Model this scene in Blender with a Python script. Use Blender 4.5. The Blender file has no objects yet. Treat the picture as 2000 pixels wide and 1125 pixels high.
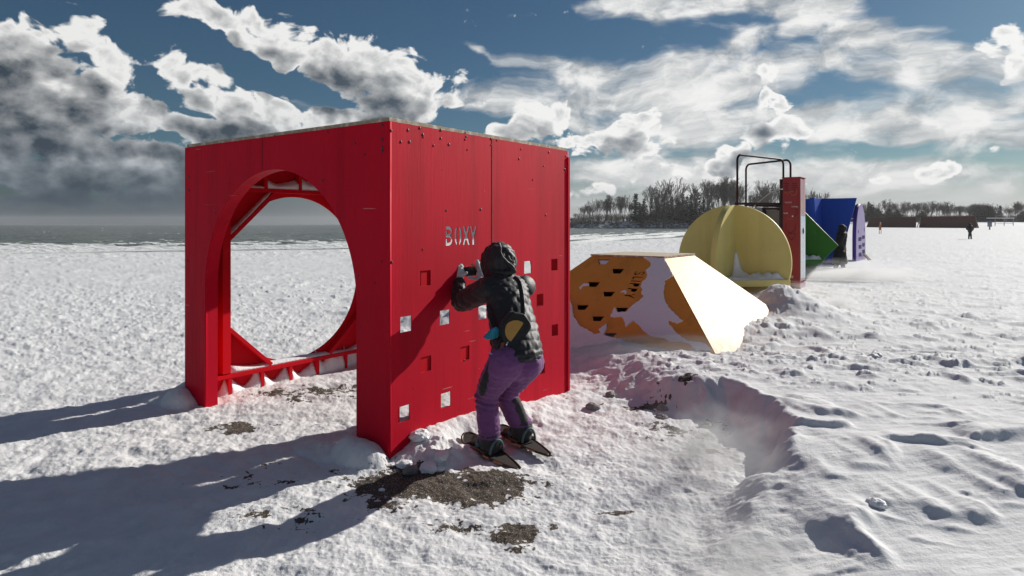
import bpy, bmesh, math, random
import numpy as np
from mathutils import Vector, Matrix
D = bpy.data
SC = bpy.context.scene
COL = SC.collection
R = math.radians
F = 1294.0          # focal length in pixels of a 2000 px wide frame
CZ = 1.684          # eye height
HY = 437.0          # horizon row
rng = random.Random(7)

# ------------------------------------------------------------------ helpers
def at(px, py, z=0.0):
    d = F*(CZ-z)/(py-HY)
    return Vector(((px-1000)/F*d, d, z))
def atd(px, py, d):
    return Vector(((px-1000)/F*d, d, CZ-(py-HY)/F*d))
def tag(o, label=None, cat=None, group=None, kind=None):
    if label: o['label'] = label
    if cat: o['category'] = cat
    if group: o['group'] = group
    if kind: o['kind'] = kind
    return o
def thing(name, label, cat, loc=(0,0,0), rz=0.0, group=None):
    o = D.objects.new(name, None); COL.objects.link(o)
    o.empty_display_size = .1
    o.location = loc; o.rotation_euler = (0,0,rz)
    o['loc0'] = [loc[0],loc[1],loc[2]]
    return tag(o, label, cat, group)
def mesh_np(name, V, Fc, smooth=False):
    me = D.meshes.new(name)
    me.from_pydata([tuple(v) for v in V], [], [tuple(f) for f in Fc])
    me.validate(); me.update()
    if smooth:
        me.polygons.foreach_set('use_smooth', [True]*len(me.polygons))
    return me
class MB:
    """collects shapes, then links them as one mesh object"""
    def __init__(s): s.v=[]; s.f=[]; s.n=0
    def add(s, V, Fc, M=None):
        V=[Vector(v) for v in V]
        if M is not None: V=[M@v for v in V]
        s.v += V; s.f += [tuple(i+s.n for i in f) for f in Fc]; s.n += len(V)
        return s
    def box(s, x0,x1,y0,y1,z0,z1, M=None):
        V=[(x0,y0,z0),(x1,y0,z0),(x1,y1,z0),(x0,y1,z0),(x0,y0,z1),(x1,y0,z1),(x1,y1,z1),(x0,y1,z1)]
        return s.add(V,[(0,3,2,1),(4,5,6,7),(0,1,5,4),(1,2,6,5),(2,3,7,6),(3,0,4,7)],M)
    def beam(s, a, b, w, h, up=(0,0,1)):
        a=Vector(a); b=Vector(b); d=(b-a); L=d.length; d.normalize()
        u=Vector(up); x=d.cross(u)
        if x.length<1e-4: x=d.cross(Vector((1,0,0)))
        x.normalize(); y=x.cross(d)
        M=Matrix.Translation((a+b)/2) @ Matrix((x,y,d)).transposed().to_4x4()
        return s.box(-w/2,w/2,-h/2,h/2,-L/2,L/2,M)
    def tube(s, P, rad, n=8, cap=True):
        P=[Vector(p) for p in P]; m=len(P)
        if not hasattr(rad,'__len__'): rad=[rad]*m
        T=[]
        for i in range(m):
            t=P[min(i+1,m-1)]-P[max(i-1,0)]; T.append(t.normalized())
        u=T[0].orthogonal().normalized(); V=[]
        for i in range(m):
            u=(u-T[i]*u.dot(T[i])).normalized(); w=T[i].cross(u)
            for k in range(n):
                a=2*math.pi*k/n
                V.append(P[i]+(u*math.cos(a)+w*math.sin(a))*rad[i])
        Fc=[]
        for i in range(m-1):
            for k in range(n):
                a=i*n+k; b=i*n+(k+1)%n; Fc.append((a,b,b+n,a+n))
        if cap:
            Fc.append(tuple(range(n-1,-1,-1))); Fc.append(tuple(range((m-1)*n,m*n)))
        return s.add(V,Fc)
    def ball(s, c, r, n=12, m=8, M=None):
        c=Vector(c); 
        if not hasattr(r,'__len__'): r=(r,r,r)
        V=[(c.x,c.y,c.z-r[2])]
        for i in range(1,m):
            a=-math.pi/2+math.pi*i/m
            for k in range(n):
                b=2*math.pi*k/n
                V.append((c.x+r[0]*math.cos(a)*math.cos(b),c.y+r[1]*math.cos(a)*math.sin(b),c.z+r[2]*math.sin(a)))
        V.append((c.x,c.y,c.z+r[2])); Fc=[]
        for k in range(n): Fc.append((0,1+(k+1)%n,1+k))
        for i in range(m-2):
            for k in range(n):
                a=1+i*n+k; b=1+i*n+(k+1)%n; Fc.append((a,b,b+n,a+n))
        t=len(V)-1; q=1+(m-2)*n
        for k in range(n): Fc.append((q+k,q+(k+1)%n,t))
        return s.add(V,Fc,M)
    def build(s, name, mat, parent=None, smooth=False, bevel=0, world=False, seg=2):
        """world=True: the vertices are world coordinates, moved into the parent's frame"""
        V=s.v
        if world and parent is not None:
            pm=(Matrix.Translation(Vector(parent['loc0'])) @ Matrix.Rotation(parent.rotation_euler.z,4,'Z')).inverted()
            V=[pm@v for v in V]
        me=mesh_np(name,V,s.f,smooth)
        return link(name, me, mat, parent, bevel, seg)
def link(name, me, mat, parent=None, bevel=0, seg=2):
    o=D.objects.new(name, me); COL.objects.link(o)
    if mat is not None: me.materials.append(mat)
    if parent is not None: o.parent=parent
    if bevel:
        b=o.modifiers.new('bevel','BEVEL'); b.width=bevel; b.segments=seg; b.limit_method='ANGLE'; b.angle_limit=R(40)
    return o
def plate(name, outlines, depth, M, mat, parent=None, bevel=0.0):
    """flat panel: first outline is the border, others holes; 2D points in local XY, thickness along local Z (0..-depth), placed by M"""
    cu=D.curves.new(name,'CURVE'); cu.dimensions='2D'; cu.fill_mode='BOTH'; cu.extrude=depth/2
    for pts in outlines:
        sp=cu.splines.new('POLY'); sp.points.add(len(pts)-1)
        for p,q in zip(sp.points,pts): p.co=(q[0],q[1],0,1)
        sp.use_cyclic_u=True
    tmp=D.objects.new('tmp',cu); COL.objects.link(tmp)
    dg=bpy.context.evaluated_depsgraph_get()
    me=D.meshes.new_from_object(tmp.evaluated_get(dg))
    D.objects.remove(tmp); D.curves.remove(cu)
    bm=bmesh.new(); bm.from_mesh(me)
    bmesh.ops.remove_doubles(bm,verts=bm.verts,dist=1e-5)
    bmesh.ops.translate(bm,verts=bm.verts,vec=(0,0,-depth/2))
    bmesh.ops.transform(bm,matrix=M,verts=bm.verts)
    bmesh.ops.recalc_face_normals(bm,faces=bm.faces)
    bm.to_mesh(me); bm.free(); me.name=name; me.materials.clear()
    return link(name, me, mat, parent, bevel)
def circ(cx,cy,r,n=64,a0=0,a1=2*math.pi,end=False):
    m=n+1 if end else n
    return [(cx+r*math.cos(a0+(a1-a0)*k/n),cy+r*math.sin(a0+(a1-a0)*k/n)) for k in range(m)]
def rect(x0,y0,x1,y1): return [(x0,y0),(x1,y0),(x1,y1),(x0,y1)]
def dup(o, parent=None):
    c=o.copy(); COL.objects.link(c)
    if parent is not None: c.parent=parent
    for ch in o.children: dup(ch,c)
    return c

# ------------------------------------------------------------------ numpy noise
def _hash(ix,iy,seed):
    h=(ix.astype(np.int64)*374761393+iy.astype(np.int64)*668265263+seed*2147483647)&0xffffffff
    h=((h^(h>>13))*1274126177)&0xffffffff
    return (h^(h>>16))
def pn(x,y,seed=0):
    x=np.asarray(x,dtype=np.float64); y=np.asarray(y,dtype=np.float64)
    ix=np.floor(x); iy=np.floor(y); fx=x-ix; fy=y-iy
    u=fx*fx*fx*(fx*(fx*6-15)+10); v=fy*fy*fy*(fy*(fy*6-15)+10)
    def g(dx,dy):
        a=_hash(ix+dx,iy+dy,seed)*(2*np.pi/4294967296.0)
        return np.cos(a)*(fx-dx)+np.sin(a)*(fy-dy)
    a=g(0,0)*(1-u)+g(1,0)*u; b=g(0,1)*(1-u)+g(1,1)*u
    return (a*(1-v)+b*v)*1.4
def fbm(x,y,o=4,seed=0,g=.5,l=2.03):
    s=0; a=1; t=0
    for i in range(o):
        s=s+a*pn(x,y,seed+i*17); t+=a; a*=g; x=x*l+11.3; y=y*l+5.7
    return s/t
def ridge(x,y,o=3,seed=0,g=.5):
    s=0; a=1; t=0
    for i in range(o):
        s=s+a*(1-np.abs(pn(x,y,seed+i*17))*1.6); t+=a; a*=g; x=x*2.1+3.3; y=y*2.1+8.7
    return s/t
def billow(x,y,o=3,seed=0,g=.5):
    return 1-ridge(x,y,o,seed,g)
def ss(a,b,x):
    t=np.clip((x-a)/(b-a),0,1); return t*t*(3-2*t)

# ------------------------------------------------------------------ node helpers
class NT:
    def __init__(s,tree): s.t=tree; s.n=tree.nodes; s.l=tree.links
    def node(s,typ,**k):
        n=s.n.new(typ)
        for a,b in k.items(): setattr(n,a,b)
        return n
    def put(s,sock,v):
        if v is None: return
        if isinstance(v,bpy.types.NodeSocket): s.l.new(v,sock)
        else: sock.default_value=v
    def m(s,op,a,b=None,c=None,clamp=False):
        n=s.node('ShaderNodeMath',operation=op,use_clamp=clamp)
        s.put(n.inputs[0],a); s.put(n.inputs[1],b); s.put(n.inputs[2],c); return n.outputs[0]
    def vm(s,op,a,b=None):
        n=s.node('ShaderNodeVectorMath',operation=op); s.put(n.inputs[0],a); s.put(n.inputs[1],b)
        return n.outputs['Value'] if op in('LENGTH','DOT_PRODUCT') else n.outputs[0]
    def rng(s,v,a,b,c=0.0,d=1.0,smooth=True):
        n=s.node('ShaderNodeMapRange',interpolation_type='SMOOTHSTEP' if smooth else 'LINEAR')
        s.put(n.inputs[0],v); s.put(n.inputs[1],a); s.put(n.inputs[2],b); s.put(n.inputs[3],c); s.put(n.inputs[4],d)
        return n.outputs[0]
    def mix(s,f,a,b,mode='MIX'):
        n=s.node('ShaderNodeMix',data_type='RGBA',blend_type=mode)
        s.put(n.inputs[0],f)
        for sk,v in((n.inputs[6],a),(n.inputs[7],b)):
            if isinstance(v,tuple) and len(v)==3: v=v+(1,)
            s.put(sk,v)
        return n.outputs[2]
    def noise(s,vec,scale,detail=4,rough=.5,dist=0,dim='3D',lac=2.0):
        n=s.node('ShaderNodeTexNoise',noise_dimensions=dim)
        s.put(n.inputs['Vector'],vec); s.put(n.inputs['Scale'],scale); s.put(n.inputs['Detail'],detail)
        s.put(n.inputs['Roughness'],rough); s.put(n.inputs['Distortion'],dist); s.put(n.inputs['Lacunarity'],lac)
        return n
    def mapping(s,vec,loc=(0,0,0),rot=(0,0,0),scale=(1,1,1),typ='POINT'):
        n=s.node('ShaderNodeMapping',vector_type=typ)
        s.put(n.inputs[0],vec); n.inputs[1].default_value=loc; n.inputs[2].default_value=rot; n.inputs[3].default_value=scale
        return n.outputs[0]
def material(name, fn=None, color=(.5,.5,.5), rough=.6, spec=.5, metal=0, **kw):
    mt=D.materials.new(name); mt.use_nodes=True
    t=NT(mt.node_tree); b=mt.node_tree.nodes['Principled BSDF']
    b.inputs['Base Color'].default_value=color+(1,)
    b.inputs['Roughness'].default_value=rough; b.inputs['Metallic'].default_value=metal
    b.inputs['Specular IOR Level'].default_value=spec
    for k,v in kw.items(): b.inputs[k.replace('_',' ')].default_value=v
    if fn: fn(t,b)
    return mt
def bump(t,b,h,strength=.3,dist=.01):
    n=t.node('ShaderNodeBump'); n.inputs['Strength'].default_value=strength; n.inputs['Distance'].default_value=dist
    t.put(n.inputs['Height'],h); t.put(b.inputs['Normal'],n.outputs[0]); return n
def objco(t): return t.node('ShaderNodeTexCoord').outputs['Object']

# ------------------------------------------------------------------ camera, sun
cam=D.cameras.new('camera'); co=D.objects.new('camera',cam); COL.objects.link(co)
cam.sensor_width=36; cam.lens=F/2000*36; cam.shift_y=-125.5/2000; cam.clip_end=9000; cam.clip_start=.05
co.location=(0,0,CZ); co.rotation_euler=(R(90),0,0); SC.camera=co
AZ,EL=R(50.5),R(25.5)
SUN=Vector((math.sin(AZ)*math.cos(EL),math.cos(AZ)*math.cos(EL),math.sin(EL)))
sl=D.lights.new('sun','SUN'); sl.energy=4.7; sl.angle=R(.55); sl.color=(1,.955,.89)
so=D.objects.new('sun',sl); COL.objects.link(so); so.rotation_euler=(-SUN).to_track_quat('-Z','Y').to_euler(); so.location=(30,30,30)
SC.view_settings.view_transform='Standard'; SC.view_settings.look='None'; SC.view_settings.exposure=.20; SC.view_settings.gamma=1
# ------------------------------------------------------------------ sky (world)
def build_sky():
    w=D.worlds.new('World'); SC.world=w; w.use_nodes=True
    t=NT(w.node_tree); bg=w.node_tree.nodes['Background']; bg.inputs[1].default_value=.1
    S=10.0
    def pc(px,py):
        a=math.atan((px-1000)/F); e=math.atan((HY-py)/math.hypot(F,px-1000)); return a,e
    def blobs(t,vec,L):
        acc=None
        for (px,py,rx,ry,rot,wt) in L:
            a,e=pc(px,py)
            dx=F/math.cos(a)**2; dy=F/math.cos(a)
            mp=t.mapping(vec,(a,e,0),(0,0,R(rot)),(rx/dx,ry/dy,1),'TEXTURE')
            g=t.node('ShaderNodeTexGradient',gradient_type='SPHERICAL'); t.put(g.inputs[0],mp)
            acc=t.m('MULTIPLY_ADD',g.outputs[1],wt,acc if acc is not None else 0.0)
        return acc
    CUM=[(110,115,200,110,0,1.3),(20,200,190,150,0,1.2),(190,220,190,130,-25,1.1),(285,290,180,110,0,1.0),(120,330,280,90,0,.8),
         (370,150,120,60,-15,.9),(470,175,90,35,-20,.7),(345,18,110,30,10,.5),(440,40,150,55,-15,.85),(560,95,150,60,-25,.9),(690,125,180,85,-5,1.1),(820,150,130,55,-10,.8),(755,175,110,50,0,.7),(350,90,60,30,0,.4),
         (450,240,150,70,0,1.2),(570,245,130,60,-10,1.1),(665,232,80,35,0,.9),(800,225,130,55,0,1.2),(520,300,180,60,0,.8),(400,350,300,50,0,.6),
         (60,300,280,100,0,.9),(340,330,330,90,0,.9),(60,365,300,50,0,.7),(250,385,330,40,0,.5),(640,300,260,60,0,.7),(190,40,60,18,20,.5),(20,60,60,30,0,.5),
         (1052,240,105,70,0,1.5),(1150,285,62,42,0,.95),(1248,265,100,66,0,1.6),(1510,198,60,38,0,1.5),(1430,288,46,26,0,1.4),(1520,272,85,46,0,1.4),
         (1410,325,52,28,0,1.4),(1838,342,62,30,0,1.3),(1990,85,105,80,0,1.6),(1490,140,80,32,0,.75),(950,262,70,30,0,.7),
         (1165,368,90,26,0,.7),(1700,345,90,24,0,.7),(1335,345,80,28,0,.8),(1600,352,80,22,0,.8)]
    CIR=[(1180,-10,130,50,10,.9),(1330,10,200,70,5,1.2),(1560,-5,260,45,-5,1.1),(1460,75,100,36,0,1.0),(1200,165,330,80,0,1.15),(1430,170,230,90,0,1.0),
         (1700,90,230,85,-15,1.2),(1830,150,230,60,-5,.95),(1480,255,520,48,0,1.0),(1780,225,300,60,0,1.0),(1130,225,230,50,0,.9),(1000,195,170,40,0,.7),
         (1250,335,380,70,0,1.1),(1650,350,560,70,0,1.1),(1960,275,190,40,0,1.0),(1780,262,130,26,0,.9),(1600,55,60,20,25,.8),(1960,160,130,60,0,.7),(650,215,120,22,0,.5),(940,95,90,16,-25,.45),(620,330,300,40,0,.5)]
    # cumulus thickness field, as groups so that it can be sampled again towards the sun
    def mkfield(name,detail,bil):
        g=D.node_groups.new(name,'ShaderNodeTree')
        g.interface.new_socket('P',in_out='INPUT',socket_type='NodeSocketVector')
        g.interface.new_socket('H',in_out='OUTPUT',socket_type='NodeSocketFloat')
        q=NT(g); gi=q.node('NodeGroupInput'); go=q.node('NodeGroupOutput')
        p=gi.outputs[0]
        wn=q.noise(p,12,2,.5,dim='2D')
        wv=q.vm('MULTIPLY',q.vm('SUBTRACT',wn.outputs['Color'],(.5,.5,.5)),(.05,.035,0))
        pw=q.vm('ADD',p,wv)
        B=q.m('MINIMUM',blobs(q,pw,CUM),.80)
        st=q.mapping(pw,scale=(1,1.4,1))
        n1=q.noise(st,13,detail,.60,dim='2D').outputs['Fac']
        vo=q.node('ShaderNodeTexVoronoi',feature='SMOOTH_F1',voronoi_dimensions='2D'); q.put(vo.inputs['Vector'],st); vo.inputs['Scale'].default_value=19
        vo.inputs['Detail'].default_value=bil; vo.inputs['Roughness'].default_value=.5; vo.inputs['Smoothness'].default_value=.4
        bl=q.m('SUBTRACT',.45,vo.outputs['Distance'])
        h=q.m('MULTIPLY_ADD',q.m('SUBTRACT',n1,.5),1.15,B)
        h=q.m('MULTIPLY_ADD',bl,.70,h)
        q.put(go.inputs[0],h); return g
    gf=mkfield('cumulus_field',10,3.5); gs=mkfield('cumulus_field_soft',3.0,1.0)
    tc=t.node('ShaderNodeTexCoord').outputs['Generated']
    sx=t.node('ShaderNodeSeparateXYZ'); t.put(sx.inputs[0],tc)
    az=t.m('ARCTAN2',sx.outputs[0],sx.outputs[1]); el=t.m('ARCSINE',sx.outputs[2])
    cb=t.node('ShaderNodeCombineXYZ'); t.put(cb.inputs[0],az); t.put(cb.inputs[1],el); P=cb.outputs[0]
    def field(vec,g=gf):
        n=t.node('ShaderNodeGroup'); n.node_tree=g; t.put(n.inputs[0],vec); return n.outputs[0]
    H0=field(P); L1=field(t.vm('ADD',P,(.022,.036,0)),gs); L0=t.m('MULTIPLY_ADD',L1,.5,t.m('MULTIPLY',H0,.5))
    sky=t.node('ShaderNodeTexSky',sky_type='NISHITA'); sky.sun_disc=False; sky.sun_elevation=EL; sky.sun_rotation=AZ
    sky.air_density=1.0; sky.dust_density=.3; sky.ozone_density=2.0
    blue=t.mix(1.0,sky.outputs[0],(.215,.300,.345),'MULTIPLY')
    # deep blue left, teal towards the right
    right=t.rng(az,R(-40),R(30))
    # thin high cloud
    wn2=t.noise(P,5,4,.55,dim='2D')
    P2=t.vm('ADD',P,t.vm('MULTIPLY',t.vm('SUBTRACT',wn2.outputs['Color'],(.5,.5,.5)),(.16,.05,0)))
    C0=blobs(t,P2,CIR)
    s2=t.mapping(P2,rot=(0,0,R(-4)),scale=(1,3.0,1))
    n2=t.noise(s2,8,9,.54,dim='2D').outputs['Fac']
    C=t.m('MULTIPLY_ADD',t.m('SUBTRACT',n2,.5),1.55,t.m('MINIMUM',C0,.75))
    ca=t.m('MULTIPLY',t.rng(C,.24,.86),.97)
    s3=t.mapping(P2,scale=(1,2.2,1))
    n3=t.noise(s3,16,8,.6,dim='2D').outputs['Fac']
    ccol=t.mix(t.rng(n3,.3,.7),(.30*S,.325*S,.345*S),(.78*S,.775*S,.76*S))
    ccol=t.mix(t.m('MULTIPLY',t.rng(C,.5,1.2),.6),ccol,(.82*S,.82*S,.81*S))
    out=t.mix(ca,blue,ccol)
    # horizon veil: pale on the right, slate on the left
    hv=t.rng(el,R(.2),R(5.5),1,0)
    hn=t.noise(t.mapping(P,scale=(1,4,1)),7,5,.5,dim='2D').outputs['Fac']
    hcol=t.mix(t.rng(az,R(-34),R(26)),(.030*S,.052*S,.075*S),(.50*S,.50*S,.51*S))
    hcol=t.mix(t.m('MULTIPLY',t.rng(hn,.42,.7),.45),hcol,t.mix(t.rng(az,R(-25),R(5)),(.075*S,.10*S,.13*S),(.68*S,.69*S,.70*S)))
    out=t.mix(t.m('MULTIPLY',hv,.95),out,hcol)
    # cumulus: bright where it faces the sun, dark where thick
    ba=t.rng(H0,.17,.36)
    # light that reaches each point: what thickness lies towards the sun, and overhead
    dep=t.m('ADD',t.m('MULTIPLY',t.m('MAXIMUM',t.m('SUBTRACT',H0,.25),0.0),.75),t.m('MULTIPLY',t.m('MAXIMUM',t.m('SUBTRACT',L1,.22),0.0),1.25))
    tr=t.m('EXPONENT',t.m('MULTIPLY',dep,-1.9))
    PF=t.mapping(P,scale=(1,1.4,1)); f0=t.noise(PF,17,9,.60,dim='2D').outputs['Fac']; f1=t.noise(t.vm('ADD',PF,(.009,.016,0)),17,9,.60,dim='2D').outputs['Fac']
    lit=t.m('ADD',t.m('MULTIPLY',tr,1.28),t.m('MULTIPLY',t.m('SUBTRACT',f0,f1),t.rng(az,R(-10),R(10),.75,.5)),clamp=True)
    dark=t.mix(right,(.035*S,.052*S,.072*S),(.11*S,.14*S,.175*S))
    brt=t.mix(right,(.72*S,.72*S,.71*S),(.80*S,.80*S,.79*S))
    brt=t.mix(t.m('MULTIPLY',t.rng(el,R(1.5),R(11),1,0),t.rng(az,R(-22),R(2),1,0)),brt,(.26*S,.30*S,.34*S))
    cc=t.mix(t.rng(lit,.04,.90,smooth=False),dark,brt)
    low=t.m('MULTIPLY',t.rng(el,R(.8),R(4.0),1,0),t.rng(az,R(-20),R(10),1,.85))
    cc=t.mix(low,cc,hcol)
    out=t.mix(ba,out,cc)
    # behind the camera and below the horizon: plain overcast blue grey
    back=t.rng(sx.outputs[1],-.2,.45,1,0)
    out=t.mix(t.m('MULTIPLY',back,.8),out,(.09*S,.12*S,.17*S))
    below=t.rng(el,R(-1.0),R(-.05),1,0)
    out=t.mix(below,out,t.mix(right,(.07*S,.09*S,.11*S),(.3*S,.31*S,.32*S)))
    t.put(bg.inputs[0],out)
    w.cycles.sampling_method='MANUAL'; w.cycles.sample_map_resolution=512
build_sky()
# ------------------------------------------------------------------ local frame of the row of play sculptures
TH=math.atan2(-.590,.807)            # local x points to the right and nearer, local y into the picture
UX=np.array([.807,-.590]); UY=np.array([.590,.807])
BOX=(-.864,4.66)                     # near corner of the red cube
BW,BL,BH=2.785,2.415,2.435           # width of the arch side, length of the lettered side, height
def tolocal(x,y,o=BOX):
    dx=x-o[0]; dy=y-o[1]
    return dx*UX[0]+dy*UX[1], dx*UY[0]+dy*UY[1]
def toworld(xl,yl,o=BOX,z=0):
    return Vector((o[0]+xl*UX[0]+yl*UY[0], o[1]+xl*UX[1]+yl*UY[1], z))
def seg_dist(x,y,P):
    """signed distance to a polyline, positive on its right hand side"""
    best=np.full(x.shape,1e9); sgn=np.ones(x.shape)
    for (ax,ay),(bx,by) in zip(P[:-1],P[1:]):
        dx,dy=bx-ax,by-ay; L=dx*dx+dy*dy
        t=np.clip(((x-ax)*dx+(y-ay)*dy)/L,0,1)
        d=np.hypot(x-ax-t*dx,y-ay-t*dy)
        cr=(x-ax)*dy-(y-ay)*dx
        u=d<best; best=np.where(u,d,best); sgn=np.where(u,np.sign(cr),sgn)
    return best*sgn
EDGE=[(-2.4,.2),(-.6,1.75),(.1,2.35),(.50,2.75),(.92,3.10),(1.12,3.42),(1.26,3.78),(1.45,4.12),(1.78,4.50),(1.93,4.85),(1.98,5.25),(1.84,5.75),(1.62,6.05),(1.25,6.4),(.95,7.0),(.75,8.2),(-.2,9.8),(-2.5,11.5),(-8,16),(-30,30),(-90,60),(-400,200)]
SHORE=[(-150,-5),(-40,47),(-15,57),(7,74),(30,110),(70,190),(120,300),(160,520)]
def height(x,y,full=True):
    r=np.hypot(x,y); H=np.zeros(x.shape)
    near=np.clip(1.6-r/60,0,1)
    wx=x+.12*pn(x*1.7,y*1.7,3); wy=y+.12*pn(x*1.7+9,y*1.7,4)
    d=seg_dist(wx,wy,EDGE)
    # ragged drift edge
    d=d+.05*pn(x*5,y*5,11)+.02*pn(x*14,y*14,12)
    sharp=ss(3.0,3.5,y)*(1-ss(6.0,6.9,y)); width=.80-.62*sharp*ss(.2,1.2,x)*(.42+.58*ss(3.5,4.5,y))
    out=ss(-width*.5,width,d)                       # 1 on the drift side
    bank=.265*out*(.62+.38*ss(3.0,4.6,y+.0*x))*(1-.55*ss(9,22,r))*(1-ss(25,45,r)*.9)
    left=ss(-.5,-3.5,x)
    bank=bank*(1-.97*left)
    H+=bank
    # small lip on the crest
    H+=.022*np.exp(-((d-.10)/.12)**2)*sharp
    H+=.05*fbm(x*.23,y*.23,3,21)*ss(5,14,r)+.022*fbm(x*.8,y*.8,3,22)*ss(1,9,r)-.03*(1-out)*ss(-1,-4,x)*ss(12,6,r)
    # trampled and crusted snow on the cube side
    crust=(1-out)
    fade=1/(1+(r/26)**2)
    lum=ridge(x*2.3,y*2.3,4,31)-.55
    H+=crust*(.026*fbm(x*3.1,y*3.1,4,33,.55)+.011*np.maximum(lum,0)+.010*fbm(x*11,y*11,3,35,.6)+.004*fbm(x*34,y*34,2,36))*np.clip(r/4,.4,1.15)
    far=ss(7,11,r)*crust
    cl=np.maximum(fbm(x*4.0,y*5.5,4,41,.62)-.0,0)
    H+=far*cl*.048*(1-.8*ss(17,26,r))*(1-.8*ss(0,5,x)*ss(8,12,r))
    # print-like dents around the person and the cube
    dn=np.maximum(fbm(x*3.4+2,y*3.4,2,44)-.12,0)
    H-=crust*dn*.045*ss(9,5,r)
    # wind-carved drift side: long low ridges with steep broken lee edges
    a=R(12); xr=x*math.cos(a)+y*math.sin(a); yr=-x*math.sin(a)+y*math.cos(a)
    w1=.55*pn(xr*.5,yr*.9,51)
    s1=fbm(xr*.75+w1,yr*2.1+w1,4,52,.55)
    patch=ss(-.12,.20,fbm(x*.42+7,y*.55,3,53))
    def dunes(fr,seed,amp,ang):
        c_,s_=math.cos(ang),math.sin(ang); X=x*c_+y*s_; Y=-x*s_+y*c_
        ph=Y*fr+1.1*fbm(X*.55,Y*.5,3,seed)+.25*pn(X*2.2,Y*2.2,seed+5); f=ph-np.floor(ph); k=np.floor(ph)
        a_=ss(.04,.40,fbm(X*1.15+k*7.3,Y*.3+k*3.1,4,seed+9,.6))
        f=np.clip(f+.10*fbm(X*5,Y*5,3,seed+13,.6)*ss(.05,.3,f),0,1)
        return amp*a_*(1-f)**1.4*ss(0,.20,f)
    H+=out*(dunes(1.35,151,.088,R(8))+dunes(2.7,171,.058,R(-6))+dunes(5.2,181,.026,R(-10)))*(1-np.exp(-((x-3.3)/1.3)**2-((y-9.2)/1.0)**2))*(1-.75*ss(10,22,r))*near
    H+=out*dunes(.5,191,.09,R(4))*ss(12,16,r)*(1-ss(40,60,r))*.6
    H+=out*.026*fbm(xr*.9,yr*2.6,4,54,.6)
    H+=out*.004*fbm(xr*5,yr*22,2,57)*near
    cl2=np.maximum(fbm(xr*2.6,yr*4.4,4,55,.6)-.22,0)
    H+=out*np.minimum(np.maximum(fbm(xr*3.2,yr*5.2,5,59,.62)-.25,0)*.26,.026)*ss(5.5,7.5,r)*(1-ss(16,26,r))
    H+=out*cl2*.11*ss(.0,.25,fbm(x*.4,y*.55+3,2,56))*(1-ss(14,28,r))
    H+=out*np.maximum(fbm(xr*1.2,yr*2.0,4,58,.62)-.30,0)*.12*ss(9,12,r)*(1-ss(18,32,r))
    # ---- around the cube
    xl,yl=tolocal(x,y)
    prof=np.interp(yl,[-.15,.0,.12,.28,.42,.9,1.4,1.9,2.4,2.7],[0,.0,.05,.12,.175,.155,.10,.045,.02,0])
    edge=.50+.10*pn(yl*3,xl*0+3,61)+.06*pn(yl*9,xl*3,62)
    wedge=prof*(1-ss(.12,1.0,np.clip(xl,0,9)/edge))*(xl>-.12)
    rough=1+.45*fbm(x*9,y*9,3,63)*ss(.05,.25,xl)
    wedge=wedge*(1-.9*np.exp(-((xl-.24)/.15)**2-((yl-.66)/.24)**2))
    H+=wedge*rough*ss(-.12,.0,xl)
    ch=ridge(x*7,y*7,3,64)-.35
    H+=.10*np.maximum(ch,0)*np.exp(-((xl-.28)/.15)**2)*np.exp(-((yl-.25)/.22)**2)
    def mound(cx,cy,rx,h,ry=None):
        ry=ry or rx
        q=((xl-cx)/rx)**2+((yl-cy)/ry)**2
        return h*np.clip(1-q,0,1)**.75*(q<1)+h*.18*np.exp(-q*.7)
    H+=mound(-.20,-.09,.24,.125,.17)+mound(-.55,-.12,.32,.055,.16)
    H+=mound(-2.72,-.08,.20,.12,.16)+mound(-3.0,.05,.35,.05,.3)
    # drift along the bottom plate of the far left wall
    H+=(.10+.05*pn(yl*4,xl*0,65))*np.exp(-((xl+BW+.14)/.13)**2)*ss(-.1,.15,yl)*(1-ss(2.3,2.6,yl))*(1+.4*fbm(x*8,y*8,3,66))
    H+=.14*np.exp(-((xl+1.6)/.9)**2)*np.exp(-((yl-BL-.15)/.22)**2)*(1+.4*fbm(x*6,y*6,3,67))
    # heaps between the cube and the orange ramp
    H+=.07*np.maximum(fbm(x*2.2,y*3.5,4,68,.6),0)*np.exp(-((y-7.2)/.7)**2)*ss(.2,.8,x)*(1-ss(3.2,4.5,x))
    H+=.06*np.maximum(ridge(x*3,y*4,3,69)-.45,0)*np.exp(-((y-6.9)/.9)**2)*ss(.5,1,x)*(1-ss(5,7,x))
    # drift against the ramp
    H+=.36*np.exp(-((x-4.35)/.65)**2-((y-10.45)/.95)**2)*(1+.25*fbm(x*3,y*3,3,70))+.10*np.exp(-((x-3.4)/.9)**2-((y-8.9)/.5)**2)*(1+fbm(x*4,y*4,3,73))
    dr=np.hypot((x-.9)/1.0,(y-7.95)/.55); H+=.08*np.exp(-dr**2)
    H-=.13*np.exp(-((x-2.1)/1.1)**2-((y-8.0)/.75)**2)
    # ---- beach, shore ice and the lake bed
    s=seg_dist(x,y,SHORE)*-1                        # positive lakeward
    ice=np.exp(-((s+6)/9)**2)
    H+=ice*(.28*np.maximum(fbm(x*.75,y*.75,4,71,.6),-.1))*ss(35,45,r)
    H+=np.exp(-((s+20)/5)**2)*.20*np.maximum(fbm(x*.5,y*.7,4,72,.6),0)
    H-=ss(-30,0,s)*.56*ss(30,45,r)
    H=np.where(s>0,H-np.minimum(s*.12,3.0)*ss(30,40,r),H)
    H+=ss(140,330,y)*ss(60,110,x)*.9*(s<0)
    return H
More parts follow.
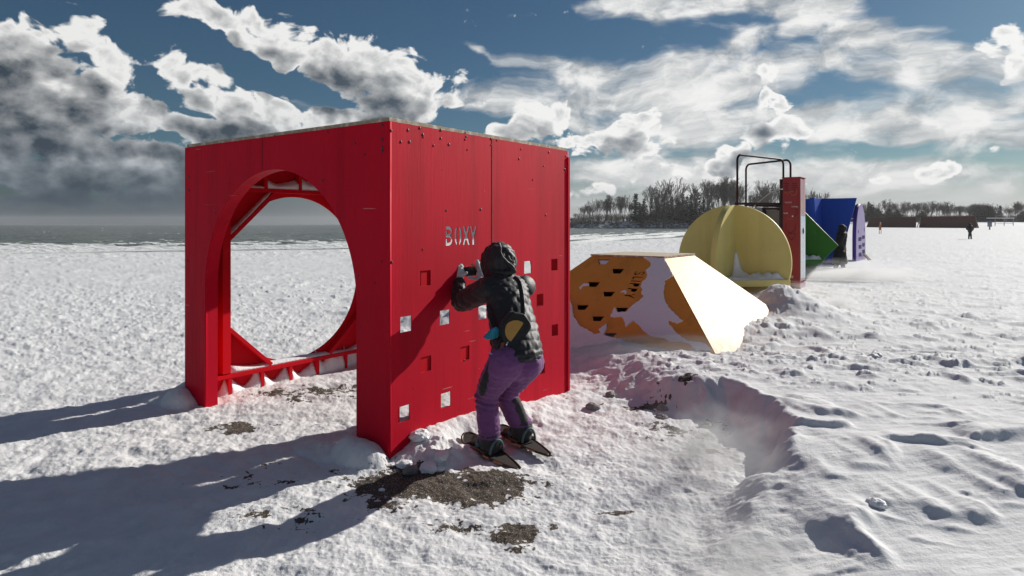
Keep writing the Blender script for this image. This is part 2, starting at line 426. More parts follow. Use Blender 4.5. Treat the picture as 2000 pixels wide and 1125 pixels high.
def dirt(x,y):
    xl,yl=tolocal(x,y)
    n=fbm(x*3.2,y*3.2,5,81,.62)
    def e(px,py,rx,ry,w=1.0,rot=0):
        c=at(px,py); dx=x-c.x; dy=y-c.y
        q=np.clip(1.25-np.hypot(dx/rx,dy/ry),-.6,1.25); return np.where(q>0,w*q,q)
    m=np.full(x.shape,-.6)
    for a in [(800,935,.42,.33,1.1),(900,955,.52,.24,1.1),(985,945,.33,.2,.9),(760,985,.2,.1,.5),(700,965,.12,.1,.5),(890,1030,.22,.08,.5),(1010,1040,.2,.14,.62),(1020,1075,.12,.06,.5),
              (455,832,.30,.16,.85),(600,770,.55,.25,.42),(680,760,.5,.3,.35),(1265,795,.22,.16,.6),(1340,790,.15,.1,.5),(1300,840,.3,.25,.30),(1400,850,.25,.3,.30),(1190,1000,.15,.05,.5),(1160,790,.12,.07,.6),(1390,880,.1,.08,.5),(560,1010,.35,.12,.15),(600,930,.5,.2,.1)]:
        m=np.maximum(m,e(*a))
    v=m+n*1.3-.12+.95*fbm(x*15,y*15,4,82,.7)
    heap=ss(-.02,.05,xl)*(1-ss(.42,.55,xl+.10*pn(x*7,y*7,83)))*ss(.05,.15,yl)*(1-ss(2.4,2.6,yl))
    return np.clip(v*1.6,0,1)*(np.hypot(x,y)<9)*(1-heap)*ss(-.58,-.30,m)*(1-np.exp(-((xl+.32)/.38)**2-((yl+.08)/.26)**2))
def polar_grid(name, th, rr, zf, mat, attr=None):
    T,RR=np.meshgrid(th,rr); X=RR*np.sin(T); Y=RR*np.cos(T)
    Z=zf(X,Y); nr,nt=T.shape
    co_=np.stack([X,Y,Z],-1).reshape(-1,3).astype(np.float32)
    i=np.arange(nr-1)[:,None]*nt; j=np.arange(nt)[None,:]; j2=(j+1)%nt
    q=np.stack([i+j,i+j2,i+nt+j2,i+nt+j],-1).reshape(-1,4)[:, ::-1].astype(np.int32)
    me=D.meshes.new(name); me.vertices.add(len(co_)); me.vertices.foreach_set('co',co_.ravel())
    me.loops.add(q.size); me.loops.foreach_set('vertex_index',q.ravel())
    me.polygons.add(len(q)); me.polygons.foreach_set('loop_start',np.arange(0,q.size,4,dtype=np.int32)); me.polygons.foreach_set('loop_total',np.full(len(q),4,dtype=np.int32))
    me.polygons.foreach_set('use_smooth',np.ones(len(q),dtype=bool))
    me.update(calc_edges=True)
    if attr:
        a=me.attributes.new(attr[0],'FLOAT','POINT'); a.data.foreach_set('value',attr[1](X,Y).ravel().astype(np.float32))
    return link(name,me,mat)
# view-dense azimuths, coarse elsewhere: one closed sheet all round
dense=np.linspace(R(-42),R(43.5),1150)
th=np.concatenate([dense,np.linspace(R(43.5),R(318),150)[1:-1]])
rows=1230-np.cumsum(np.full(590,1.36)); rows=rows[rows>438.2]
rr=F*CZ/(rows-HY)
rr=np.concatenate([[.02,.5,1.0,1.6,2.1],rr[rr>2.3],[1500,2300]])
def snow_mat(t,b):
    co_=objco(t)
    at_=t.node('ShaderNodeAttribute',attribute_name='dirt').outputs['Fac']
    n1=t.noise(co_,38,5,.65).outputs['Fac']; n2=t.noise(co_,4.5,5,.6).outputs['Fac']; n3=t.noise(co_,150,3,.6).outputs['Fac']
    f=t.rng(t.m('ADD',at_,t.m('MULTIPLY',t.m('SUBTRACT',n1,.5),1.5)),.36,.50)
    f=t.m('MULTIPLY',f,t.rng(at_,.02,.10))
    soil=t.mix(t.m('MULTIPLY_ADD',n2,.5,t.m('MULTIPLY',n1,.6)),(.016,.012,.009),(.135,.105,.078))
    soil=t.mix(t.rng(n3,.60,.66),soil,(.62,.62,.62))
    snow=t.mix(t.rng(n2,.35,.7),(.71,.712,.72),(.81,.808,.80))
    t.put(b.inputs['Base Color'],t.mix(f,snow,soil))
    t.put(b.inputs['Roughness'],t.mix(f,(.8,)*3,(.9,)*3))
    h=t.m('ADD',t.m('MULTIPLY',n1,.9),t.m('MULTIPLY',n3,.35))
    bump(t,b,h,.42,.022)
    b.inputs['Specular IOR Level'].default_value=.12
SNOW=material('snow',snow_mat)
ground=polar_grid('snow_ground',th,rr,height,SNOW,('dirt',dirt)); tag(ground,kind='structure')

# ------------------------------------------------------------------ lake
WL=-.55
def waves(x,y):
    r=np.hypot(x,y); s=seg_dist(x,y,SHORE)*-1
    n=fbm(x*.12,y*.35,4,91,.55)*.22+fbm(x*.5,y*1.3,3,92)*.05
    k=s/7.5+1.2*fbm(x*.02,y*.02,2,93); ph=k-np.floor(k)
    br=np.exp(-((ph-.45)/.13)**2)*.42*np.exp(-np.maximum(s,0)/24)*ss(-3,5,s)*(.55+.9*np.clip(fbm(x*.05,y*.05,2,94)+.4,0,1))
    return WL+n*ss(-5,20,s)*(1+ss(100,400,r))+br
def foam(x,y):
    s=seg_dist(x,y,SHORE)*-1
    k=s/7.5+1.2*fbm(x*.02,y*.02,2,93); ph=k-np.floor(k)
    n=fbm(x*.45,y*.8,4,95,.6)
    f=ss(.05,.35,np.exp(-((ph-.36)/.16)**2)*np.exp(-np.maximum(s-3,0)/13)*1.25*np.clip(fbm(x*.05,y*.05,2,94)+.75,0,1)+n*.45)
    f=np.maximum(f,ss(4,-2,s+2*n))
    wc=ss(.36,.46,fbm(x*.16,y*.55,4,96,.6))*.8
    return np.clip(np.maximum(f,wc*ss(8,30,s)),0,1)
def lake_mat(t,b):
    co_=objco(t)
    f=t.node('ShaderNodeAttribute',attribute_name='foam').outputs['Fac']
    mp=t.mapping(co_,scale=(1,1.9,1))
    n=t.noise(mp,.9,6,.62).outputs['Fac']; n2=t.noise(mp,.07,3,.5).outputs['Fac']
    c=t.mix(t.rng(n2,.3,.7),(.165,.18,.155),(.10,.12,.112))
    c=t.mix(t.rng(n,.45,.75),c,(.27,.28,.25))
    fn=t.noise(co_,2.2,5,.65).outputs['Fac']
    ff=t.rng(t.m('ADD',f,t.m('MULTIPLY',t.m('SUBTRACT',fn,.5),.9)),.30,.62)
    t.put(b.inputs['Base Color'],t.mix(ff,c,(.80,.81,.80)))
    t.put(b.inputs['Roughness'],t.mix(ff,(.34,)*3,(.8,)*3))
    bump(t,b,n,.9,.35)
LAKE=material('lake_water',lake_mat,spec=.35)
thw=np.concatenate([np.linspace(R(-42),R(30),520),np.linspace(R(30),R(318),90)[1:-1]])
rw=np.concatenate([np.linspace(30,160,230),np.geomspace(160,2400,140)[1:]])
def lakez(x,y):
    s=seg_dist(x,y,SHORE)*-1
    return np.where(s>-8,waves(x,y),WL-2.5)
lake=polar_grid('lake_water',thw,rw,lakez,LAKE,('foam',foam)); tag(lake,kind='structure')

# ------------------------------------------------------------------ wooded headland across the water
def hz(x,y):
    front=330+8*fbm(x*.02,y*0,3,101)+25*ss(30,0,x)
    s=y-front
    h=-1.6+ss(-4,14,s)*4.6+.9*fbm(x*.22,y*.22,4,102,.6)*ss(-3,3,s)*(1-.7*ss(20,35,s))
    rt=ss(115,190,x)
    h=h*(1-rt)+rt*(-1.0+ss(-60,30,s)*3.6+.15*fbm(x*.1,y*.1,3,104))
    tip=ss(24,38,x-.04*(y-330)+3*fbm(y*.05,x*0,2,103))
    return -3+(h+3)*tip
def head_mat(t,b):
    co_=objco(t); n=t.noise(co_,.55,6,.62).outputs['Fac']; n2=t.noise(co_,.16,3,.6).outputs['Fac']
    sp=t.node('ShaderNodeSeparateXYZ'); t.put(sp.inputs[0],co_)
    lowband=t.rng(sp.outputs[2],3.1,.2)
    rt=t.rng(sp.outputs[0],110,150,1,0)
    f=t.m('MULTIPLY',t.m('MULTIPLY',t.rng(t.m('ADD',n,t.m('MULTIPLY',n2,.35)),.56,.74),rt),t.rng(sp.outputs[2],3.6,2.6))
    edge=t.m('MULTIPLY',t.m('MULTIPLY',t.rng(sp.outputs[2],.1,-.5),rt),.75)
    f=t.m('MAXIMUM',f,edge)
    t.put(b.inputs['Base Color'],t.mix(f,(.78,.79,.81),(.085,.08,.075)))
    bump(t,b,n,.8,.6)
xs=np.linspace(5,560,330); ys=np.concatenate([np.linspace(265,390,110),np.geomspace(392,900,20)])
X,Y=np.meshgrid(xs,ys); Z=hz(X,Y); nt=len(xs)
Fc=[(i*nt+j,i*nt+j+1,(i+1)*nt+j+1,(i+1)*nt+j) for i in range(len(ys)-1) for j in range(nt-1)]
me=mesh_np('headland',np.stack([X,Y,Z],-1).reshape(-1,3).tolist(),Fc,True)
tag(link('headland',me,material('headland_snow',head_mat,rough=.8)),kind='structure')
def facept(px,py,O,N,S,U):
    """image ray onto a world plane -> plane coordinates"""
    d=Vector(((px-1000)/F,1,-(py-HY)/F)); c=Vector((0,0,CZ)); O=Vector(O);N=Vector(N)
    p=c+d*((O-c).dot(N)/d.dot(N)); q_=p-O
    return q_.dot(Vector(S)), q_.dot(Vector(U))
# ------------------------------------------------------------------ painted plywood
def paint(name, col, gloss=.38, wear=.5, board=None, stain=.35, bumpy=.25, spec=.13):
    def fn(t,b):
        co_=objco(t)
        gr=t.noise(t.mapping(co_,scale=(9,9,.55)),5,6,.65).outputs['Fac']      # upright grain
        bl=t.noise(co_,1.3,4,.6).outputs['Fac']
        st=t.noise(t.mapping(co_,scale=(3.2,3.2,.22)),1.6,4,.55).outputs['Fac']
        fi=t.noise(co_,90,3,.6).outputs['Fac']
        c0=tuple(c*.80 for c in col); c1=tuple(min(1,c*1.12) for c in col)
        c=t.mix(bl,c0,c1)
        c=t.mix(t.m('MULTIPLY',t.rng(st,.50,.66),stain),c,tuple(x*.62 for x in col))
        c=t.mix(t.m('MULTIPLY',t.rng(gr,.55,.8),.22),c,tuple(min(1,x*1.25+.002) for x in col))
        # knots, nail heads, chips
        v=t.node('ShaderNodeTexVoronoi',feature='F1'); t.put(v.inputs['Vector'],co_); v.inputs['Scale'].default_value=5.5; v.inputs['Randomness'].default_value=1
        t.put(v.inputs['Scale'],5.5)
        kn=t.m('MULTIPLY',t.rng(v.outputs['Distance'],.05,.03),t.rng(t.noise(co_,2.1,2).outputs['Fac'],.44,.50))
        c=t.mix(t.m('MULTIPLY',kn,.8),c,(.02,.012,.01))
        v2=t.node('ShaderNodeTexVoronoi',feature='F1'); t.put(v2.inputs['Vector'],t.mapping(co_,loc=(3.3,1.7,.4),scale=(1,1,2.3))); v2.inputs['Scale'].default_value=7
        ch=t.m('MULTIPLY',t.rng(v2.outputs['Distance'],.07,.045),t.rng(t.noise(co_,3.1,3,.6).outputs['Fac'],.60,.66))
        ch=t.m('MULTIPLY',ch,t.rng(fi,.45,.6))
        scr=t.noise(t.mapping(co_,rot=(.2,.1,.3),scale=(1.2,1.2,26)),1.8,2,.4).outputs['Fac']
        sc=t.m('MULTIPLY',t.rng(scr,.735,.75),t.rng(bl,.5,.62))
        c=t.mix(t.m('MULTIPLY',t.m('MAXIMUM',ch,sc),wear),c,(.55,.42,.38))
        t.put(b.inputs['Base Color'],c)
        t.put(b.inputs['Roughness'],t.rng(gr,.2,.8,gloss-.06,gloss+.16))
        h=t.m('ADD',t.m('MULTIPLY',gr,1.0),t.m('MULTIPLY',fi,.30))
        h=t.m('SUBTRACT',h,t.m('MULTIPLY',kn,1.2))
        bump(t,b,h,bumpy,.006)
        b.inputs['Specular IOR Level'].default_value=spec
    return material(name,fn)
RED=paint('red_paint',(.58,.0006,.020),gloss=.58,stain=.42,wear=.75)
REDIN=paint('red_paint_inside',(.62,.0012,.012),gloss=.5,wear=.2,stain=.2)
def ply_mat(t,b):
    co_=objco(t)
    w=t.node('ShaderNodeTexWave',wave_type='BANDS',bands_direction='Z'); t.put(w.inputs[0],co_); w.inputs['Scale'].default_value=36; w.inputs['Distortion'].default_value=.6
    n=t.noise(co_,14,4,.6).outputs['Fac']
    c=t.mix(w.outputs['Fac'],(.13,.075,.04),(.52,.42,.29)); c=t.mix(t.rng(n,.45,.7),c,(.60,.55,.46))
    t.put(b.inputs['Base Color'],c)
PLY=material('plywood_edge',ply_mat,rough=.8)
PACK=material('packed_snow',lambda t,b:(bump(t,b,t.noise(objco(t),30,5,.6).outputs['Fac'],.5,.02)),color=(.82,.835,.85),rough=.65)

# ------------------------------------------------------------------ the red cube
box=thing('play_cube','big red plywood cube with round openings and the word BOXY, person photographing at its side','play cube',(BOX[0],BOX[1],0),TH)
T_=.022
def arch_outline(w,h,c,r,zc,legw=None,zb=-.12):
    """wall outline with a round topped doorway down to the ground"""
    p=[(0,zb),(0,h),(w,h),(w,zb)]
    L=c-r; Rr=c+r
    p+= [(Rr,zb),(Rr,zc)] + [(c+r*math.cos(a),zc+r*math.sin(a)) for a in np.linspace(0,math.pi,72)][1:-1] + [(L,zc),(L,zb)]
    return p
# matrices: panel local (s, z, out) -> cube local
def PM(origin, sdir, out):
    s=Vector(sdir); z=Vector((0,0,1)); n=Vector(out)
    return Matrix.Translation(Vector(origin)) @ Matrix((s,z,n)).transposed().to_4x4()
H_=BH-.028
M_front=PM((-BW,0,0),(1,0,0),(0,-1,0))
M_right=PM((0,0.0,0),(0,1,0),(1,0,0))
M_back=PM((0,BL,0),(-1,0,0),(0,1,0))
M_left=PM((-BW,BL,0),(0,-1,0),(-1,0,0))
AC,AR,AZ_=BW*.502,1.042,1.09
plate('arch_panel',[arch_outline(BW,H_,AC,AR,AZ_)],T_,M_front,RED,box)
plate('arch_panel',[arch_outline(BW,H_,AC,AR,AZ_)],T_,M_back,RED,box)
# jamb lining of the doorway, 0.1 deep
def jamb(M,parent,c,r,zc,depth,mat,full=False,name='arch_lining'):
    mb=MB()
    if full: P=[(c+r*math.cos(a),zc+r*math.sin(a)) for a in np.linspace(0,2*math.pi,96,endpoint=False)]
    else: P=[(c+r,-.1),(c+r,zc)]+[(c+r*math.cos(a),zc+r*math.sin(a)) for a in np.linspace(0,math.pi,72)][1:-1]+[(c-r,zc),(c-r,-.1)]
    n=len(P); V=[]
    t=.012
    cx=c
    for (x,z) in P:
        dx=x-c; dz=max(z-zc,0) if not full else z-zc; L=math.hypot(dx,dz) or 1; ox,oz=dx/L*t,dz/L*t
        V+= [(x+.001*ox/t,z,-T_-.0005),(x,z,-depth),(x+ox,z+oz,-depth),(x+ox,z+oz,-T_-.0005)]
    Fc=[]
    m=n if full else n-1
    for i in range(m):
        a=i*4; b=((i+1)%n)*4
        for k in range(4): Fc.append((a+k,a+(k+1)%4,b+(k+1)%4,b+k))
    mb.add(V,Fc,M); return mb.build(name,mat,parent)
jamb(M_front,box,AC,AR,AZ_,.125,RED); jamb(M_back,box,AC,AR,AZ_,.125,REDIN)
# backs of the hollow legs of the doorway walls
for (yy0,yy1) in ((.098,.124),(BL-.124,BL-.098)):
    for (a,b_) in ((-BW+T_+.001,-BW+AC-AR-.014),(-BW+AC+AR+.014,-T_-.001)):
        m=MB(); m.box(a,b_,yy0,yy1,-.1,H_-.01); m.build('leg_back_board',REDIN,box)
# lettered wall
def s_at(px): # position along the lettered wall under an image column
    q=(px-1000); return (240+q)/(396.1-q*.4186)*BL
def z_at(px,py):
    t=s_at(px)/BL; return CZ-(py-HY)*(1+.4186*t)/277.9
holes=[]
HL=[(831,543,1),(869,620,0),(793,633,0),(832,711,1),(908,690,1),(871,781,0),(789,808,0),(1031,522,0),(1083,517,0),(1055,586,0),(1084,645,0),(1058,719,0),(943,610,0)]
hs=.056
for (px,py,dk) in HL:
    s0,z0=s_at(px),z_at(px,py); holes.append(rect(s0-hs,z0-hs,s0+hs,z0+hs))
def letter(ch):
    A=lambda cx,cy,rx,ry,a0,a1,n=10:[(cx+rx*math.cos(R(a0+(a1-a0)*k/n)),cy+ry*math.sin(R(a0+(a1-a0)*k/n))) for k in range(n+1)]
    if ch=='B':   # stencil letter: three slots left open in the stem
        o=[(0,1),(.45,1)]+A(.45,.77,.5,.23,90,-45)+[(.72,.555)]+A(.45,.26,.55,.26,60,-90)+[(0,0),(0,.34),(.22,.34),(.22,.15)]
        o+=[(.45,.15)]+A(.45,.29,.28,.14,-90,90)+[(0,.43),(0,.76),(.22,.76),(.22,.60)]+A(.42,.72,.28,.12,-90,90)+[(0,.85)]
        return [o]
    if ch=='O':
        l=[(.42,0)]+A(.42,.30,.42,.30,-90,-180,8)+A(.42,.70,.42,.30,180,90,8)+[(.42,.84)]+[(.27,.74),(.24,.6),(.24,.4),(.27,.26),(.42,.16)]
        l=[(.42,0),(.22,.05),(.05,.2),(-.02,.36),(-.02,.66),(.05,.82),(.22,.95),(.38,1),(.38,.86),(.33,.76),(.31,.64),(.31,.36),(.34,.2),(.42,.13)]
        r=[(1-x+.1,y) for x,y in l]
        return [l,r]
    if ch=='X':
        return [[(-.04,1),(.26,1),(.45,.73),(.58,.73),(.74,1),(1.04,1),(.74,.5),(1.10,0),(.80,0),(.54,.27),(.42,.27),(.24,0),(-.06,0),(.30,.5)]]
    if ch=='Y':
        return [[(-.04,1),(.26,1),(.42,.68),(.58,.68),(.74,1),(1.04,1),(.68,.46),(.68,0),(.32,0),(.32,.46)]]
    if ch=='S':
        return [[(.02,.26),(.05,.1),(.3,0),(.66,0),(.95,.14),(.97,.36),(.78,.52),(.34,.66),(.26,.76),(.36,.86),(.62,.86),(.72,.72),(.95,.72),(.9,.9),(.66,1),(.32,1),(.06,.88),(.03,.66),(.2,.5),(.62,.37),(.72,.28),(.62,.14),(.36,.14),(.26,.26)]]
    if ch=='L': return [[(0,1),(.42,1),(.42,.18),(.95,.18),(.95,0),(0,0)]]
    if ch=='I': return [[(0,0),(.9,0),(.9,1),(0,1)]]
    if ch=='P': return [[(0,0),(.36,0),(.36,.40),(.6,.40),(.88,.52),(.95,.70),(.88,.9),(.6,1),(0,1)]]
ls=[(871,884.5,'B'),(888.5,901,'O'),(905,917,'X'),(919,931,'Y')]
ztop=z_at(872,442); zbot=z_at(872,481)
for (a,b_,ch) in ls:
    s0,s1=s_at(a),s_at(b_)
    for o in letter(ch): holes.append([(s0+(s1-s0)*x, zbot+.004+(ztop-zbot-.006)*y) for x,y in o])
wall=plate('letter_wall',[rect(.0222,-.12,BL-.0222,H_)]+holes,.007,M_right,RED,box)
# closed pockets behind three of the cut-outs
for (px,py,dk) in HL:
    if dk:
        s0,z0=s_at(px),z_at(px,py); w=.018 if px==831 else 0
        m=MB(); m.box(-.075,-.0085,s0-hs-.03+w+.03,s0+hs+.05,z0-.2,z0+.2); m.build('backing_block',REDIN,box)
# seam strip and joints
m=MB(); m.box(.0005,.003,s_at(961)-.003,s_at(961)+.003,.9,H_-.002); m.build('panel_joint',material('joint_dark',color=(.12,.002,.006),rough=.7),box)
m=MB(); m.box(-BW*.548,-BW*.548+.004,-.0028,-.0004,2.14,H_-.002); m.build('panel_joint',D.materials['joint_dark'],box)
SCR=material('dark_screw',color=(.035,.006,.006),rough=.5)
rr_=random.Random(5); m0=MB(); m0.ball((0,0,0),(.004,.009,.012),10,6); me_s=mesh_np('screw_head',m0.v,m0.f,True); me_s.materials.append(SCR)
def screw(x,y,z,front=False):
    o=D.objects.new('screw_head',me_s); COL.objects.link(o); o.parent=box; o.location=(x,y,z); k=rr_.uniform(.6,1.15); o.scale=(1,k,k)
    if front: o.rotation_euler=(0,0,math.pi/2)
for px,py in ((764,255),(783,277),(797,254),(800,277),(820,250),(826,263),(827,268),(847,284),(861,254),(861,270),(877,282),(909,259),(909,272),(913,292),(911,267),(959,271),(959,283),(971,274),(1018,291),(1072,297),(1105,305),(1062,324),(1014,310),(826,487),(765,512),(907,704),(1050,598),(939,409),(872,411),(1041,351),(1103,331),(1066,420)):
    screw(.001,s_at(px),z_at(px,py))
for px,py in ((367,294),(368,345),(369,372),(366,510),(536,266),(747,244),(747,273),(747,288),(747,295),(693,280),(630,352),(712,302),(420,416),(448,358),(700,539),(745,511),(732,553),(640,258)):
    a_=facept(px,py,(BOX[0],BOX[1],0),(-UY[0],-UY[1],0),(UX[0],UX[1],0),(0,0,1)); screw(a_[0],-.001,a_[1],True)
# corner trim at the far end of the lettered wall
m=MB(); m.box(-.002,.014,BL-.022,BL+.012,-.1,H_-.06); m.build('corner_trim',RED,box,bevel=.002)
# far left wall with a round window, framing facing inwards
LC,LR,LZ=BL*.5,.885,1.09
plate('window_wall',[rect(.0235,-.12,BL-.0235,H_),circ(LC,LZ,LR,96)],T_,M_left,REDIN,box)
def fr(*seg,w=.04,d=.088,name='frame_board'):
    """board of the inner frame: (s0,z0)-(s1,z1) measured from the arch side, standing d inwards"""
    (s0,z0),(s1,z1)=seg
    m=MB(); x=-BW+T_+.001+d/2
    m.beam((x,s0,z0),(x,s1,z1),w,d,up=(1,0,0)) if False else None
    a=Vector((x,s0,z0)); b_=Vector((x,s1,z1)); dd=(b_-a); L=dd.length; dd.normalize()
    X=Vector((1,0,0)); Yv=dd.cross(X); Mx=Matrix.Translation((a+b_)/2)@Matrix((X,Yv,dd)).transposed().to_4x4()
    m.box(-d/2,d/2,-w/2,w/2,-L/2,L/2,Mx); return m.build(name,REDIN,box,bevel=.002,seg=1)
zr0,zr1=.172,2.03
fr((.126,zr0),(BL-.126,zr0)); fr((.126,zr1),(BL-.126,zr1))
fr((.126,H_-.035),(BL-.126,H_-.035))
for s0 in (.40,.76,1.10,1.45,1.85,2.2): fr((s0,-.06),(s0,zr0-.021),d=.084)
for s0 in (.42,.80,1.22,1.64,2.05): fr((s0,zr1+.021),(s0,H_-.057),d=.084)
fr((.147,-.1),(.147,zr0-.021),d=.083); fr((.147,zr0+.021),(.147,zr1-.021),d=.083); fr((BL-.147,-.1),(BL-.147,zr0-.021),d=.083); fr((BL-.147,zr0+.021),(BL-.147,zr1-.021),d=.083)
fr((.362,zr0+.03),(.362,zr1-.03),w=.085,d=.086)
q=.62
fr((.33,1.47),(.33+q-.05,zr1-.035),d=.080,name='corner_brace'); fr((BL-.17,1.47),(BL-.17-q,zr1-.035),d=.080,name='corner_brace')
fr((.33,.70),(.33+q-.08,zr0+.035),d=.080,name='corner_brace'); fr((BL-.17,.74),(BL-.17-q,zr0+.035),d=.080,name='corner_brace')
# roof sheet, raw plywood edge, set in a little
m=MB(); m.box(-BW+.03,-.004,.004,BL-.03,H_+.001,BH); m.build('roof',PLY,box)
m=MB(); 
for k in range(5): m.box(-BW+.15,-.15,.35+k*.43,.39+k*.43,H_-.09,H_-.001)
m.build('roof_joists',REDIN,box)
# snow caught in the framing: wind-packed wedges with a hollow upper edge
def snow_strip(tops, base, x0, x1, parent, name='caught_snow', seed=1):
    """tops/base: lists of (s,z) along the wall; x0..x1 thickness across the frame"""
    n=len(tops); V=[]; rg=random.Random(seed); K=5
    for i,((s0,z0),(s1,z1)) in enumerate(zip(tops,base)):
        for k in range(K):
            f=k/(K-1); xx=x0+(x1-x0)*f
            dz=(z0-z1); V.append((xx, s0, z1+dz*(1-.55*f**1.6)+rg.uniform(-.003,.003)))
        V.append((x1,s1,z1)); V.append((x0,s1,z1))
    m=K+2; Fc=[]
    for i in range(n-1):
        for k in range(m):
            Fc.append((i*m+k,i*m+(k+1)%m,(i+1)*m+(k+1)%m,(i+1)*m+k))
    Fc.append(tuple(range(m-1,-1,-1))); Fc.append(tuple(range((n-1)*m,n*m)))
    mb=MB(); mb.add(V,Fc); return mb.build(name,PACK,parent,smooth=True)
xa,xb=-BW+T_+.003,-BW+T_+.082
def sag(s0,s1,z,h0,h1,hm,seed,n=16,skew=1.0):
    T=[];B=[]
    for i in range(n+1):
        f=i/n; h=h0*(1-f)**2.2+h1*f**2.2+hm*(1+.35*math.sin(9*f+seed)); T.append((s0+(s1-s0)*f,z+h)); B.append((s0+(s1-s0)*f,z))
    snow_strip(T,B,xa,xb,box,seed=seed)
for (s0,s1,a_,b_,m_,sd) in ((.442,.778,.10,.02,.012,1),(.822,1.198,.10,.11,.02,2),(1.242,1.618,.13,.12,.05,3),(1.662,2.028,.02,.12,.02,4)): sag(s0,s1,zr1+.0205,a_,b_,m_,sd)
for (s0,s1,a_,b_,m_,sd) in ((.17,.38,.13,.17,.05,5),(.42,.74,.24,.25,.03,6),(.78,1.08,.25,.22,.03,7),(1.12,1.43,.22,.20,.05,8),(1.47,1.83,.20,.21,.14,9),(1.87,2.18,.22,.22,.16,10)):
    sag(s0,s1,-.09,min(a_,.25),min(b_,.25),m_,sd)
T=[];B=[]
for i in range(24):
    f=i/23; s0=.41+(BL-.17-.41)*f; T.append((s0,zr0+.022+.008+.035*abs(math.sin(3.3*f+.4))+.075*max(0,f-.82)/.18+.06*max(0,.14-f)/.14)); B.append((s0,zr0+.021))
snow_strip(T,B,xa,xb-.01,box,seed=11)
T=[];B=[]
for i in range(14):
    f=i/13; s0=.345+(q-.10)*f; z0=1.485+(zr1-.05-1.47)*f; T.append((s0-.012,z0+.018+.05*(1-f)**3)); B.append((s0+.005,z0+.012))
snow_strip(T,B,xa,xb-.012,box,seed=12)
# ------------------------------------------------------------------ the other play sculptures
RZ=Matrix.Rotation(TH,3,'Z')
# ---- orange ramp
OC=(1.93,9.72)
ORANGE=paint('orange_paint',(.74,.33,.055),gloss=.46,wear=.12,stain=.35,bumpy=.35,spec=.185)
ramp=thing('play_ramp','orange four-sided sloping plywood mound with flat top, partly covered with snow','play ramp',(OC[0],OC[1],0),TH)
HT,ZT,KS=.555,1.22,.93
LS=1.45; cs=1/math.hypot(1,KS); sn=KS/math.hypot(1,KS); LL=LS/cs
def slope_frame(k):
    """k-th slope: local matrix (s, up the slope, outward)"""
    Rk=Matrix.Rotation(k*math.pi/2,3,'Z')
    s_=Rk@Vector((1,0,0)); u_=Rk@Vector((0,cs,sn)); n_=s_.cross(u_); o_=Rk@Vector((0,-HT,ZT))
    return o_,s_,u_,n_
def slope_mat(k):
    o_,s_,u_,n_=slope_frame(k); return Matrix.Translation(o_)@Matrix((s_,u_,n_)).transposed().to_4x4()
def slope_world(k):
    o_,s_,u_,n_=slope_frame(k)
    return Vector((OC[0],OC[1],0))+RZ@o_, RZ@n_, RZ@s_, RZ@u_
O0,N0,S0,U0=slope_world(0)
fp=lambda px,py: facept(px,py,O0,N0,S0,U0)
g=.010
out=[(-HT+g,0),(HT-g,0),(HT+LS-g,-LL),(-HT-LS+g,-LL)]
hol=[]
for (px,py) in ((1180,511),(1208,529),(1161,555),(1190,574),(1139,600),(1216,605),(1169,622),(1193,655)):
    a=fp(px-12,py-5); b_=fp(px+12,py-5); c_=fp(px+3.5,py+5.2); d_=fp(px-10,py+5.2)
    hol.append([a,b_,c_,d_])
v0=fp(1247,529)[1]; v1=fp(1231,582)[1]; sb=fp(1237,537)[0]; st_=fp(1257,537)[0]
tot=v0-v1; cur=0
for ch,wd,gp in (('S',.165,.035),('L',.12,.03),('I',.055,.04),('P',.15,.04),('P',.15,.04),('Y',.17,0)):
    for o in letter(ch):
        hol.append([(sb+(st_-sb)*y, v0-tot*(cur+wd*x)) for x,y in o])
    cur+=wd+gp
plate('slope_panel',[out]+hol,.02,slope_mat(0),ORANGE,ramp)
RAW=material('ramp_dark_inside',color=(.05,.03,.02),rough=.9)
for k in (1,2,3): plate('slope_panel',[out],.02,slope_mat(k),ORANGE,ramp)
m=MB(); m.box(-HT-.012,HT+.012,-HT-.012,HT+.012,ZT+.001,ZT+.024); m.build('top_panel',PLY,ramp)
# snow stuck to the lettered slope
Zf=4.326
def zf(L): return [fp(1100+a/Zf,460+b_/Zf) for a,b_ in L]
def snow_patch(pts,name,parent,M,th=.022,seed=1,jit=.006):
    rg=random.Random(seed); P=[]
    n=len(pts)
    for i in range(n):
        a=pts[i]; b_=pts[(i+1)%n]; L=math.hypot(a[0]-b_[0],a[1]-b_[1]); k=max(1,int(L/.028))
        for j in range(k):
            f=j/k; P.append((a[0]+(b_[0]-a[0])*f+rg.uniform(-jit,jit),a[1]+(b_[1]-a[1])*f+rg.uniform(-jit,jit)))
    o=plate(name,[P],th,M@Matrix.Translation((0,0,th-.004)),PACK,parent,bevel=.009)
    return o
main=[(680,185),(742,230),(735,272),(700,300),(716,345),(700,375),(668,395),(655,440),(672,460),(660,497),(684,518),(640,560),(590,590),(560,620),(540,650),(460,655),(440,610),(400,690),(440,695),(500,690),(525,740),(530,780),(560,750),(590,725),(640,760),(680,810),(740,850),(790,865),(850,870),(900,900),(1000,900),(1060,920),(1130,975),(1260,975),(1200,915),(1120,905),(1040,890),(960,830),(900,760),(890,720),(960,745),(1010,725),(960,680),(890,610),(860,550),(845,480),(860,420),(860,385),(925,345),(905,290),(855,200)]
snow_patch(zf(main),'stuck_snow',ramp,slope_mat(0),seed=2)
low=[(-60,500),(50,520),(75,600),(90,690),(140,770),(200,800),(270,840),(315,835),(305,800),(370,755),(365,800),(340,850),(430,870),(500,890),(570,930),(700,965),(760,985),(700,1040),(-60,1060)]
snow_patch(zf(low),'stuck_snow',ramp,slope_mat(0),th=.03,seed=3)
